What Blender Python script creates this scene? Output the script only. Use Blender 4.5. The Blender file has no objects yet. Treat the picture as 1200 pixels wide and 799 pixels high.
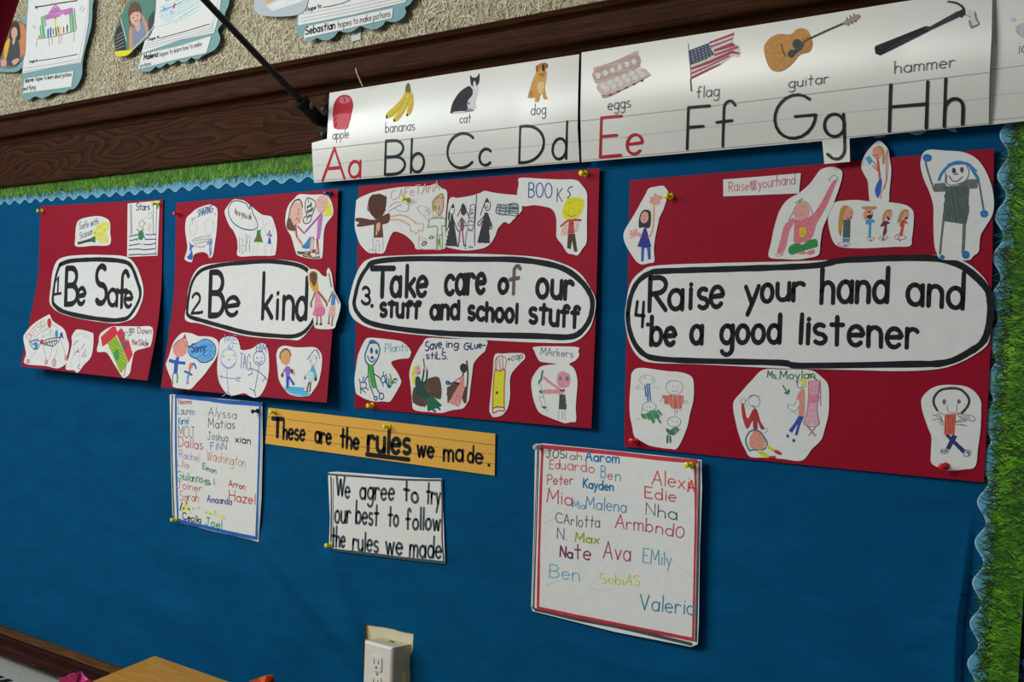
import bpy, math, random
from mathutils import Vector, Matrix
from mathutils.geometry import delaunay_2d_cdt
random.seed(7)
SC = bpy.context.scene
COL = SC.collection

# ---------------------------------------------------------------- camera
F = 1500.0                     # focal length in pixels of the 1200x799 frame
CX, CY = 600.0, 399.5
_n = math.sqrt(1700**2 + 54.5**2 + F**2)
AX = (1700/_n, 54.5/_n, -F/_n)                       # world X seen in camera axes (right, down, forward)
_m = math.sqrt(0.03206**2 + 1)
AZ = (0.03206/_m, -1/_m, 0.0)                        # world up
AY = (AZ[1]*AX[2]-AZ[2]*AX[1], AZ[2]*AX[0]-AZ[0]*AX[2], AZ[0]*AX[1]-AZ[1]*AX[0])
DIST = 1.78
CAM = Vector((1.25, -DIST, 1.53))
right = Vector((AX[0], AY[0], AZ[0])); down = Vector((AX[1], AY[1], AZ[1])); fwd = Vector((AX[2], AY[2], AZ[2]))
cam = bpy.data.cameras.new('camera'); camo = bpy.data.objects.new('camera', cam); COL.objects.link(camo)
mw = Matrix.Identity(4)
for i in range(3):
    mw[i][0] = right[i]; mw[i][1] = -down[i]; mw[i][2] = -fwd[i]; mw[i][3] = CAM[i]
camo.matrix_world = mw
cam.sensor_width = 36; cam.lens = F*36/1200; cam.clip_start = 0.02
SC.camera = camo

# ---------------------------------------------------------------- light
SC.view_settings.view_transform = 'Standard'
SC.view_settings.look = 'None'
SC.view_settings.exposure = -0.07
SC.view_settings.gamma = 1.0
SC.view_settings.use_curve_mapping = False
w = bpy.data.worlds.new('room_light'); SC.world = w; w.use_nodes = True
w.node_tree.nodes['Background'].inputs[0].default_value = (0.80, 0.92, 1.0, 1)
w.node_tree.nodes['Background'].inputs[1].default_value = 0.17
def area(name, loc, target, sx, sy, power, col):
    l = bpy.data.lights.new(name, 'AREA'); l.shape = 'RECTANGLE'; l.size = sx; l.size_y = sy; l.energy = power; l.color = col
    o = bpy.data.objects.new(name, l); COL.objects.link(o); o.location = loc
    o.rotation_euler = (Vector(target)-Vector(loc)).to_track_quat('-Z', 'Y').to_euler()
    return o
area('window_daylight', (-4.2, -3.2, 2.9), (-0.2, 0, 1.75), 1.7, 1.4, 84, (0.92, 0.98, 1.0))
area('ceiling_lamp', (-1.3, -2.35, 2.8), (-0.05, 0, 1.85), 1.1, 0.8, 34, (1.0, 0.98, 0.93))

# ---------------------------------------------------------------- helpers
def ray(px, py):
    v = Vector((px-CX, py-CY, F))
    return right*v.x + down*v.y + fwd*v.z
class Surf:
    """a sheet hanging d(X,Z) metres in front of the wall plane y=0"""
    def __init__(s, base=0.0, f=None): s.base = base; s.f = f
    def d(s, X, Z): return s.base + (s.f(X, Z) if s.f else 0.0)
    def xz(s, px, py):
        r = ray(px, py); d = s.base
        for _ in range(14):
            t = (-d - CAM.y)/r.y
            p = CAM + r*t
            d = 0.5*d + 0.5*s.d(p.x, p.z) if s.f else d
        return (p.x, p.z)
    def p3(s, X, Z, lift=0.0): return (X, -(s.d(X, Z)+lift), Z)
WALL = Surf(0.0)
def on_plane(px, py, axis, val):
    r = ray(px, py); t = (val - CAM[axis])/r[axis]
    return CAM + r*t
def mpp(X, Z, d=0.0):                         # metres per pixel on the wall, measured upright
    v = Vector((X, -d, Z)) - CAM
    return v.dot(fwd)/F
def lin(h):
    h = h.lstrip('#'); out = []
    for i in (0, 2, 4):
        c = int(h[i:i+2], 16)/255
        out.append(c/12.92 if c <= 0.04045 else ((c+0.055)/1.055)**2.4)
    return out
GAIN = 1.28
MATS = {}
def nd(nt, t, **kw):
    n = nt.nodes.new(t)
    for k, v in kw.items(): setattr(n, k, v)
    return n
def base_mat(name, rough=0.7, spec=0.3):
    m = bpy.data.materials.new(name); m.use_nodes = True
    b = m.node_tree.nodes['Principled BSDF']
    b.inputs['Roughness'].default_value = rough
    b.inputs['Specular IOR Level'].default_value = spec
    return m, m.node_tree, b
def flat(h, rough=0.65, spec=0.25, var=0.14, scale=220, gain=None, bump=0.0, bscale=None, coat=0):
    """colour with a little procedural unevenness; h is an sRGB hex"""
    key = (h, rough, spec, var, scale, gain, bump, coat)
    if key in MATS: return MATS[key]
    g = GAIN if gain is None else gain
    c = [min(0.86, x*g) for x in lin(h)]
    m, nt, b = base_mat('ink_'+h.lstrip('#'), rough, spec)
    tc = nd(nt, 'ShaderNodeTexCoord'); no = nd(nt, 'ShaderNodeTexNoise')
    no.inputs['Scale'].default_value = scale; no.inputs['Detail'].default_value = 3
    nt.links.new(tc.outputs['Object'], no.inputs['Vector'])
    r = nd(nt, 'ShaderNodeValToRGB'); nt.links.new(no.outputs['Fac'], r.inputs['Fac'])
    r.color_ramp.elements[0].position = 0.3; r.color_ramp.elements[1].position = 0.7
    r.color_ramp.elements[0].color = [max(0, x*(1-var)) for x in c]+[1]
    r.color_ramp.elements[1].color = [min(0.9, x*(1+var)) for x in c]+[1]
    nt.links.new(r.outputs['Color'], b.inputs['Base Color'])
    if bump:
        n2 = nd(nt, 'ShaderNodeTexNoise'); n2.inputs['Scale'].default_value = bscale or scale*2; n2.inputs['Detail'].default_value = 4
        nt.links.new(tc.outputs['Object'], n2.inputs['Vector'])
        bm = nd(nt, 'ShaderNodeBump'); bm.inputs['Strength'].default_value = bump; bm.inputs['Distance'].default_value = 0.002
        nt.links.new(n2.outputs['Fac'], bm.inputs['Height']); nt.links.new(bm.outputs['Normal'], b.inputs['Normal'])
    if coat:
        b.inputs['Coat Weight'].default_value = coat; b.inputs['Coat Roughness'].default_value = 0.3
    MATS[key] = m
    return m
def hexm(c): return flat(c) if isinstance(c, str) else c

class MB:
    def __init__(s): s.v = []; s.f = []; s.m = []; s.mats = []
    def add(s, verts, faces, mat):
        mat = hexm(mat)
        if mat not in s.mats: s.mats.append(mat)
        i = s.mats.index(mat); o = len(s.v)
        s.v += [tuple(x) for x in verts]
        for f in faces: s.f.append([a+o for a in f]); s.m.append(i)
        return s
    def build(s, name, parent=None, label=None, smooth=False, loc=None):
        me = bpy.data.meshes.new(name)
        org = Vector(loc) if loc is not None else Vector((0, 0, 0))
        if parent is not None and loc is None: org = Vector(parent.get('_w', (0, 0, 0)))
        me.from_pydata([tuple(Vector(x)-org) for x in s.v], [], s.f)
        for m in s.mats: me.materials.append(m)
        me.polygons.foreach_set('material_index', s.m)
        if smooth: me.polygons.foreach_set('use_smooth', [True]*len(me.polygons))
        me.update()
        o = bpy.data.objects.new(name, me); COL.objects.link(o)
        o['_w'] = tuple(org)
        if parent is not None:
            o.parent = parent
            o.location = org - Vector(parent['_w'])
        else: o.location = org
        if label: o['label'] = label
        return o
def thing(name, label, cat, loc=(0, 0, 0), group=None):
    o = bpy.data.objects.new(name, None); COL.objects.link(o); o.location = loc; o.empty_display_size = 0.05
    o['_w'] = tuple(loc); o['label'] = label; o['category'] = cat
    if group: o['group'] = group
    return o
def tag(o, label, cat, group=None):
    o['label'] = label; o['category'] = cat
    if group: o['group'] = group
    return o
def struct(o, label=None):
    o['kind'] = 'structure'
    if label: o['label'] = label
    return o

def P(s): return [tuple(float(a) for a in t.split(',')) for t in s.split()]
def catmull(pts, closed=False, n=4):
    if len(pts) < 3: return pts
    out = []; N = len(pts); rng = range(N if closed else N-1)
    for i in rng:
        p0 = pts[(i-1) % N] if closed or i > 0 else pts[0]
        p1 = pts[i]; p2 = pts[(i+1) % N]
        p3 = pts[(i+2) % N] if closed or i+2 < N else pts[-1]
        for k in range(n):
            t = k/n
            q = []
            for a in range(2):
                q.append(0.5*((2*p1[a]) + (-p0[a]+p2[a])*t + (2*p0[a]-5*p1[a]+4*p2[a]-p3[a])*t*t + (-p0[a]+3*p1[a]-3*p2[a]+p3[a])*t**3))
            out.append(tuple(q))
    if not closed: out.append(pts[-1])
    return out
def dens(pts, step, closed=True):
    out = []; N = len(pts)
    for i in range(N if closed else N-1):
        a = pts[i]; b = pts[(i+1) % N]; L = math.dist(a, b); k = max(1, int(L/step))
        for j in range(k): out.append((a[0]+(b[0]-a[0])*j/k, a[1]+(b[1]-a[1])*j/k))
    if not closed: out.append(pts[-1])
    return out
def inside(p, poly):
    x, y = p; c = False; j = len(poly)-1
    for i in range(len(poly)):
        xi, yi = poly[i]; xj, yj = poly[j]
        if (yi > y) != (yj > y) and x < (xj-xi)*(y-yi)/(yj-yi)+xi: c = not c
        j = i
    return c
def area2(poly): return sum(poly[i-1][0]*poly[i][1]-poly[i][0]*poly[i-1][1] for i in range(len(poly)))/2
def fill_xz(poly, step):
    """triangulate a polygon in the wall plane with inner points so that it can follow a curl"""
    xs = [p[0] for p in poly]; ys = [p[1] for p in poly]
    pts = [Vector(p) for p in poly]
    x = min(xs)+step/2
    while x < max(xs):
        y = min(ys)+step/2
        while y < max(ys):
            if inside((x, y), poly): pts.append(Vector((x, y)))
            y += step
        x += step
    vs, es, fs, _, _, _ = delaunay_2d_cdt(pts, [], [list(range(len(poly)))], 1, 1e-7)
    fo = []
    for f in fs:
        a, b, c = [vs[i] for i in f[:3]]
        cr = (b.x-a.x)*(c.y-a.y)-(b.y-a.y)*(c.x-a.x)
        fo.append(list(f) if cr > 0 else list(f)[::-1])
    return [tuple(v) for v in vs], fo
def sheet(mb, surf, poly_px, mat, lift=0.0, step=0.015, hole=None, thick=0.0):
    poly = [surf.xz(*p) for p in poly_px]
    if area2(poly) < 0: poly = poly[::-1]
    vs, fs = fill_xz(poly, step)
    if hole: fs = [f for f in fs if not inside((sum(vs[i][0] for i in f)/3, sum(vs[i][1] for i in f)/3), hole)]
    mb.add([surf.p3(x, z, lift) for x, z in vs], fs, mat)
    if thick:                                        # back face and cut edge, as separate faces so that the edge stays crisp
        mb.add([surf.p3(x, z, lift-thick) for x, z in vs], [f[::-1] for f in fs], mat)
        n = len(poly)
        mb.add([surf.p3(x, z, lift) for x, z in poly]+[surf.p3(x, z, lift-thick) for x, z in poly], [[i, n+i, n+(i+1) % n, (i+1) % n] for i in range(n)], mat)
def ribbon(mb, surf, pts_px, wpx, mat, lift, caps=True, wob=0.08, taper=False):
    q = [surf.xz(*p) for p in pts_px]
    r = [q[0]]
    for p in q[1:]:
        if math.dist(p, r[-1]) > 1e-5: r.append(p)
    if len(r) < 2: r = [r[0], (r[0][0]+1e-4, r[0][1])]
    h = wpx*mpp(r[0][0], r[0][1], surf.d(*r[0]))/2/math.sqrt(.75+.66*(pts_px[0][0]-CX)/F)
    L = []; R = []; N = len(r)
    for i in range(N):
        a = r[max(0, i-1)]; b = r[min(N-1, i+1)]
        dx, dy = b[0]-a[0], b[1]-a[1]; l = math.hypot(dx, dy) or 1
        nx, ny = -dy/l, dx/l
        # widen at bends so that the stroke keeps its breadth
        k = 1.0
        if 0 < i < N-1:
            d1 = math.atan2(r[i][1]-a[1], r[i][0]-a[0]); d2 = math.atan2(b[1]-r[i][1], b[0]-r[i][0])
            k = 1/max(0.6, abs(math.cos(((d2-d1+math.pi) % (2*math.pi)-math.pi)/2)))
        ww = h*k*(1+random.uniform(-wob, wob))
        if taper: ww *= 1-0.9*i/(N-1)
        L.append((r[i][0]+nx*ww, r[i][1]+ny*ww)); R.append((r[i][0]-nx*ww, r[i][1]-ny*ww))
    vs = L+R; fs = [[N+i, N+i+1, i+1, i] for i in range(N-1)]
    if caps:
        for e in (0, N-1):
            a = r[1] if e == 0 else r[N-2]
            ang = math.atan2(r[e][1]-a[1], r[e][0]-a[0]); o = len(vs)
            vs += [(r[e][0]+h*math.cos(ang+t), r[e][1]+h*math.sin(ang+t)) for t in [math.radians(z) for z in (-90, -54, -18, 18, 54, 90)]]
            fs.append(list(range(o, o+6)))
    mb.add([surf.p3(x, z, lift) for x, z in vs], fs, mat)

# ---------------------------------------------------------------- one-stroke lettering (x-height .56, capitals 1)
def A(cx, cy, rx, ry, a0, a1, n=14):
    return [(cx+rx*math.cos(math.radians(a0+(a1-a0)*i/n)), cy+ry*math.sin(math.radians(a0+(a1-a0)*i/n))) for i in range(n+1)]
O_ = A(.25, .28, .25, .28, 80, 440, 20)
G = {
 'a': [O_, [(.5, .56), (.5, 0)]], 'b': [[(0, 1), (0, 0)], O_], 'c': [A(.27, .28, .27, .28, 45, 315)], 'd': [O_, [(.5, 1), (.5, 0)]],
 'e': [[(.02, .29), (.49, .31)] + A(.25, .28, .25, .28, 8, 315, 16)],
 'f': [[(.42, .88)]+A(.29, .84, .13, .15, 60, 180, 6)+[(.16, .5), (.16, 0)], [(0, .54), (.36, .55)]],
 'g': [O_, [(.5, .56), (.5, -.18)]+A(.26, -.18, .24, .24, 0, -150, 8)],
 'h': [[(0, 1), (0, 0)], [(0, .3)]+A(.22, .34, .22, .22, 160, 0, 8)+[(.44, 0)]], 'i': [[(.05, .56), (.05, 0)], [(.05, .78), (.055, .79)]],
 'j': [[(.3, .56), (.3, -.2)]+A(.14, -.2, .16, .2, 0, -150, 6), [(.3, .78), (.305, .79)]],
 'k': [[(0, 1), (0, 0)], [(.38, .56), (.03, .25)], [(.12, .32), (.42, 0)]], 'l': [[(.05, 1), (.05, 0)]],
 'm': [[(0, .56), (0, 0)], [(0, .34)]+A(.17, .38, .17, .18, 160, 0, 7)+[(.34, 0)], [(.34, .34)]+A(.51, .38, .17, .18, 160, 0, 7)+[(.68, 0)]],
 'n': [[(0, .56), (0, 0)], [(0, .32)]+A(.22, .34, .22, .22, 160, 0, 8)+[(.44, 0)]], 'o': [O_],
 'p': [[(0, .56), (0, -.4)], O_], 'q': [O_, [(.5, .56), (.5, -.4)]], 'r': [[(0, .56), (0, 0)], [(0, .3)]+A(.2, .36, .2, .2, 160, 40, 6)],
 's': [A(.21, .42, .19, .14, 50, 270, 9)+A(.21, .14, .2, .14, 90, -140, 9)], 't': [[(.2, .92), (.2, 0)], [(0, .58), (.4, .59)]],
 'u': [[(0, .56), (0, .22)]+A(.22, .22, .22, .22, 180, 340, 8), [(.44, .56), (.44, 0)]], 'v': [[(0, .56), (.22, 0)], [(.22, 0), (.44, .56)]],
 'w': [[(0, .56), (.17, 0)], [(.17, 0), (.33, .5)], [(.33, .5), (.5, 0)], [(.5, 0), (.66, .56)]], 'x': [[(0, .56), (.42, 0)], [(.42, .56), (0, 0)]],
 'y': [[(0, .56), (.22, .02)], [(.44, .56), (.08, -.4)]], 'z': [[(0, .56), (.42, .56)], [(.42, .56), (0, 0)], [(0, 0), (.42, 0)]],
 'A': [[(0, 0), (.33, 1)], [(.33, 1), (.66, 0)], [(.12, .36), (.54, .36)]],
 'B': [[(0, 1), (0, 0)], [(0, 1)]+A(.26, .76, .28, .24, 90, -90, 9)+[(0, .52)], [(0, .52)]+A(.28, .26, .33, .26, 90, -90, 9)+[(0, 0)]],
 'C': [A(.45, .5, .45, .5, 45, 315, 18)], 'D': [[(0, 1), (0, 0)], [(0, 1), (.12, 1)]+A(.15, .5, .5, .5, 90, -90, 14)+[(0, 0)]],
 'E': [[(0, 1), (0, 0)], [(0, 1), (.5, 1)], [(0, .52), (.4, .52)], [(0, 0), (.52, 0)]], 'F': [[(0, 1), (0, 0)], [(0, 1), (.52, 1)], [(0, .52), (.38, .52)]],
 'G': [A(.45, .5, .45, .5, 48, 360, 18), [(.9, .5), (.45, .5)]], 'H': [[(0, 1), (0, 0)], [(.62, 1), (.62, 0)], [(0, .52), (.62, .52)]],
 'I': [[(.1, 1), (.1, 0)]], 'J': [[(.4, 1), (.4, .22)]+A(.2, .22, .2, .22, 0, -170, 8), [(.15, 1), (.6, 1)]], 'K': [[(0, 1), (0, 0)], [(.5, 1), (.02, .48)], [(.1, .55), (.52, 0)]],
 'L': [[(0, 1), (0, 0)], [(0, 0), (.46, 0)]], 'M': [[(0, 0), (.06, 1)], [(.06, 1), (.38, .3)], [(.38, .3), (.7, 1)], [(.7, 1), (.76, 0)]],
 'N': [[(0, 0), (0, 1)], [(0, 1), (.55, 0)], [(.55, 0), (.55, 1)]], 'O': [A(.38, .5, .38, .5, 80, 440, 22)],
 'P': [[(0, 1), (0, 0)], [(0, 1)]+A(.26, .74, .28, .26, 90, -90, 9)+[(0, .48)]], 'R': [[(0, 1), (0, 0)], [(0, 1)]+A(.26, .76, .28, .24, 90, -90, 9)+[(0, .5)], [(.16, .5), (.55, 0)]],
 'S': [A(.3, .75, .27, .25, 45, 270, 11)+A(.3, .25, .3, .25, 90, -140, 11)], 'T': [[(.33, 1), (.33, 0)], [(0, 1), (.66, 1)]],
 'U': [[(0, 1), (0, .3)]+A(.28, .3, .28, .3, 180, 360, 10)+[(.56, 1)]], 'V': [[(0, 1), (.3, 0)], [(.3, 0), (.6, 1)]],
 'W': [[(0, 1), (.22, 0)], [(.22, 0), (.42, .8)], [(.42, .8), (.62, 0)], [(.62, 0), (.84, 1)]], 'X': [[(0, 1), (.55, 0)], [(.55, 1), (0, 0)]],
 'Y': [[(0, 1), (.28, .5)], [(.56, 1), (.28, .5)], [(.28, .5), (.28, 0)]], 'Z': [[(0, 1), (.55, 1)], [(.55, 1), (0, 0)], [(0, 0), (.55, 0)]],
 '1': [[(.1, .8), (.3, 1), (.3, .5), (.3, 0)], [(0, 0), (.6, 0)]], '2': [A(.28, .72, .27, .28, 160, -30, 9)+[(.1, .15), (0, 0)], [(0, 0), (.58, 0)]],
 '3': [A(.24, .75, .24, .25, 150, -90, 9), A(.24, .26, .29, .26, 90, -150, 10)], '4': [[(.12, 1), (.05, .45)], [(.05, .45), (.5, .45)], [(.45, 1), (.42, 0)]],
 '.': [[(.03, .03), (.05, .03)]], ',': [[(.06, .04), (0, -.12)]], "'": [[(.05, 1), (.02, .8)]], '-': [[(0, .3), (.4, .3)]], '<': [[(.25, .5), (0, .28)], [(0, .28), (.25, .06)], [(0, .28), (.4, .28)]],
}
def text(mb, surf, s, p0, p1, h, wpx, mat, lift, xh=.56, jit=0.0, perp=False, gap=.2, space=.32):
    """write s along the baseline p0-p1 (pixels); capitals are h pixels high"""
    mat = hexm(mat)
    if mat is BLK: wpx *= 1.12
    xs = []; x = 0.0
    for ch in s:
        if ch == ' ': xs.append(None); x += space; continue
        gl = G[ch]; gw = max(p[0] for st in gl for p in st)
        xs.append(x); x += gw+gap
    tot = max(0.05, x-gap)
    bx, by = p1[0]-p0[0], p1[1]-p0[1]
    if perp:
        l = math.hypot(bx, by); up = (by/l*h, -bx/l*h)
    else: up = (0.032*h, -h)
    for ch, x0 in zip(s, xs):
        if x0 is None: continue
        sk = random.uniform(-jit, jit); sh = 1+random.uniform(-jit, jit); dy = random.uniform(-jit, jit)*.4
        for st in G[ch]:
            if len(st) == 2: st = [st[0], ((st[0][0]+st[1][0])/2, (st[0][1]+st[1][1])/2), st[1]]
            pts = []
            for gx, gy in st:
                if gy > .56: gy2 = xh+(gy-.56)/.44*(1-xh)
                elif gy > 0: gy2 = gy*xh/.56
                else: gy2 = gy
                gy2 = gy2*sh+dy; u = (x0+gx+sk*gy)/tot
                pts.append((p0[0]+bx*u+up[0]*gy2, p0[1]+by*u+up[1]*gy2))
            ribbon(mb, surf, pts, wpx, mat, lift)

# ---------------------------------------------------------------- drawing on paper
PAPER = flat('#d9dad6', rough=0.7, spec=0.25, var=0.03, scale=60, gain=1.22, bump=0.12, bscale=70)
PEN = '#9a9d9e'; BLK = flat('#22272c', rough=0.6, spec=0.12, var=0.25, scale=120, gain=0.8); WHITE = PAPER
class Crop:
    def __init__(s, x0, y0, k): s.x0, s.y0, s.k = x0, y0, k
    def __call__(s, p): return (s.x0+p[0]/s.k, s.y0+p[1]/s.k)
class Cut:
    """a piece of paper with drawing and writing on it; co-ordinates are read in one crop"""
    def __init__(s, surf, parent, name, label, crop, outline, sharp=False, lift=0.0012, mat=None, step=0.014):
        s.surf, s.crop, s.lift, s.k = surf, crop, lift, 0
        pts = [crop(p) for p in (P(outline) if isinstance(outline, str) else outline)]
        pts = dens(pts, 6) if sharp else catmull(pts, True, 4)
        mb = MB(); sheet(mb, surf, pts, mat or PAPER, lift, step, thick=.0006)
        s.o = mb.build(name, parent, label, smooth=True)
        s.mb = None; s.nm = None
    def part(s, nm, label=None):
        s.end(); s.mb = MB(); s.nm = nm; s.lb = label; return s
    def end(s):
        if s.mb and s.mb.f: s.mb.build(s.nm, s.o, s.lb)
        s.mb = None; return s
    def L(s): s.k += 1; return s.lift+0.00012+s.k*0.00001
    def c(s, pts): return [s.crop(p) for p in (P(pts) if isinstance(pts, str) else pts)]
    def fill(s, col, pts, sharp=False):
        q = s.c(pts)
        if not sharp: q = catmull(q, True, 3)
        sheet(s.mb, s.surf, q, col, s.L(), 0.012); return s
    def line(s, col, wd, pts, sharp=False, closed=False, cut=True):
        for part in (pts.split('|') if isinstance(pts, str) else [pts]):
            q = s.c(part)
            if closed: q = q+[q[0]]
            q = dens(q, 5, False) if sharp or len(q) < 3 else catmull(q, False, 4)
            ribbon(s.mb, s.surf, q, wd, col, s.L())
        return s
    def ell(s, col, cx, cy, rx, ry, wd=0):
        pts = [(cx+rx*math.cos(i*math.pi/9), cy+ry*math.sin(i*math.pi/9)) for i in range(18)]
        if wd: s.line(col, wd, pts, closed=True)
        else: s.fill(col, pts, True)
        return s
    def scrib(s, col, wd, pts, ang=60, sp=None):
        q = s.c(pts); a = math.radians(ang); ca, sa = math.cos(a), math.sin(a)
        sp = sp or wd*1.25
        rot = [(x*ca+y*sa, -x*sa+y*ca) for x, y in q]
        y = min(p[1] for p in rot)+sp*.5; top = max(p[1] for p in rot)
        while y < top:
            xs = []
            for i in range(len(rot)):
                x1, y1 = rot[i-1]; x2, y2 = rot[i]
                if (y1 > y) != (y2 > y): xs.append(x1+(y-y1)/(y2-y1)*(x2-x1))
            xs.sort()
            for i in range(0, len(xs)-1, 2):
                a0, a1 = xs[i]+random.uniform(-.4, .4), xs[i+1]+random.uniform(-.4, .4)
                if a1-a0 < .3: continue
                pp = [(a0, y), ((a0+a1)/2, y+random.uniform(-.3, .3)), (a1, y+random.uniform(-.4, .4))]
                ribbon(s.mb, s.surf, [(x*ca-yy*sa, x*sa+yy*ca) for x, yy in pp], wd, col, s.L())
            y += sp*random.uniform(.85, 1.15)
        return s
    each = None
    def text(s, st, x0, y0, x1, y1, h, wd, col, **kw):
        if s.each: s.part(s.each)
        text(s.mb, s.surf, st, s.crop((x0, y0)), s.crop((x1, y1)), h/s.crop.k, wd, col, s.L(), **kw); return s

# ================================================================ setting
def zat(px, py, d=0.0):
    r = ray(px, py); t = (-d-CAM.y)/r.y; return CAM.z+r.z*t
def xat(px, py, d=0.0):
    r = ray(px, py); t = (-d-CAM.y)/r.y; return CAM.x+r.x*t
XL, XR = -3.4, 1.9
Z_LIP = zat(100, 116, .062); Z_BEAD = zat(100, 125, .05); Z_BAND = zat(100, 143, .046); Z_BOARD = zat(100, 157, .018); Z_GRASS = zat(180, 199, .012)
Z_RAIL = zat(60, 753, .004)
ZTOP = 2.75

def wood(name, dark, light, rough=0.45, grain=(3, 60, 60), rings=True, scr=None):
    m, nt, b = base_mat(name, rough+.1, 0.035)
    tc = nd(nt, 'ShaderNodeTexCoord'); mp = nd(nt, 'ShaderNodeMapping'); mp.inputs['Scale'].default_value = grain
    nt.links.new(tc.outputs['Object'], mp.inputs['Vector'])
    n1 = nd(nt, 'ShaderNodeTexNoise'); n1.inputs['Scale'].default_value = 4; n1.inputs['Detail'].default_value = 6
    nt.links.new(mp.outputs['Vector'], n1.inputs['Vector'])
    src = n1.outputs['Fac']
    if rings:
        mp2 = nd(nt, 'ShaderNodeMapping'); mp2.inputs['Scale'].default_value = (1.1, 1, 7)
        nt.links.new(tc.outputs['Object'], mp2.inputs['Vector'])
        n2 = nd(nt, 'ShaderNodeTexNoise'); n2.inputs['Scale'].default_value = 1.2; n2.inputs['Detail'].default_value = 2.5
        nt.links.new(mp2.outputs['Vector'], n2.inputs['Vector'])
        mt = nd(nt, 'ShaderNodeMath', operation='MULTIPLY'); mt.inputs[1].default_value = 26; nt.links.new(n2.outputs['Fac'], mt.inputs[0])
        fr = nd(nt, 'ShaderNodeMath', operation='FRACT'); nt.links.new(mt.outputs[0], fr.inputs[0])
        mx = nd(nt, 'ShaderNodeMath', operation='MULTIPLY_ADD'); mx.inputs[1].default_value = 0.5
        hf = nd(nt, 'ShaderNodeMath', operation='MULTIPLY'); hf.inputs[1].default_value = 0.5; nt.links.new(n1.outputs['Fac'], hf.inputs[0])
        nt.links.new(fr.outputs[0], mx.inputs[0]); nt.links.new(hf.outputs[0], mx.inputs[2]); src = mx.outputs[0]
    r = nd(nt, 'ShaderNodeValToRGB'); r.color_ramp.elements[0].position = .25; r.color_ramp.elements[1].position = .8
    r.color_ramp.elements[0].color = lin(dark)+[1]; r.color_ramp.elements[1].color = lin(light)+[1]
    nt.links.new(src, r.inputs['Fac']); out = r.outputs['Color']
    if scr:                                        # worn paint: chips showing a second colour
        n3 = nd(nt, 'ShaderNodeTexNoise'); n3.inputs['Scale'].default_value = 9; n3.inputs['Detail'].default_value = 8; n3.inputs['Roughness'].default_value = .75
        mp3 = nd(nt, 'ShaderNodeMapping'); mp3.inputs['Scale'].default_value = (1, 4, 4); nt.links.new(tc.outputs['Object'], mp3.inputs['Vector']); nt.links.new(mp3.outputs['Vector'], n3.inputs['Vector'])
        r3 = nd(nt, 'ShaderNodeValToRGB'); r3.color_ramp.elements[0].position = scr[1]; r3.color_ramp.elements[1].position = scr[1]+.05
        nt.links.new(n3.outputs['Fac'], r3.inputs['Fac'])
        mixc = nd(nt, 'ShaderNodeMix', data_type='RGBA'); nt.links.new(r3.outputs['Color'], mixc.inputs[0]); nt.links.new(out, mixc.inputs[6]); mixc.inputs[7].default_value = lin(scr[0])+[1]
        out = mixc.outputs[2]
    nt.links.new(out, b.inputs['Base Color'])
    bp = nd(nt, 'ShaderNodeBump'); bp.inputs['Strength'].default_value = .25; bp.inputs['Distance'].default_value = .001
    nt.links.new(n1.outputs['Fac'], bp.inputs['Height']); nt.links.new(bp.outputs['Normal'], b.inputs['Normal'])
    return m
W_TRIM = wood('dark_stained_wood', '#2a170e', '#4f301e', .45, rings=False)
W_BOARD = wood('dark_grained_board', '#2a170c', '#4c2d18', .5)
W_RAIL = wood('worn_maroon_wood', '#2b1512', '#472520', .45, rings=False, scr=('#8f7a5c', .66))
W_RAILTOP = wood('worn_brown_wood', '#3d2615', '#7a5430', .5, rings=False, scr=('#b0997a', .68))
W_TABLE = wood('maple_table_top', '#c98f3c', '#dba652', .4, (3, 14, 14), rings=False)

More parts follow.
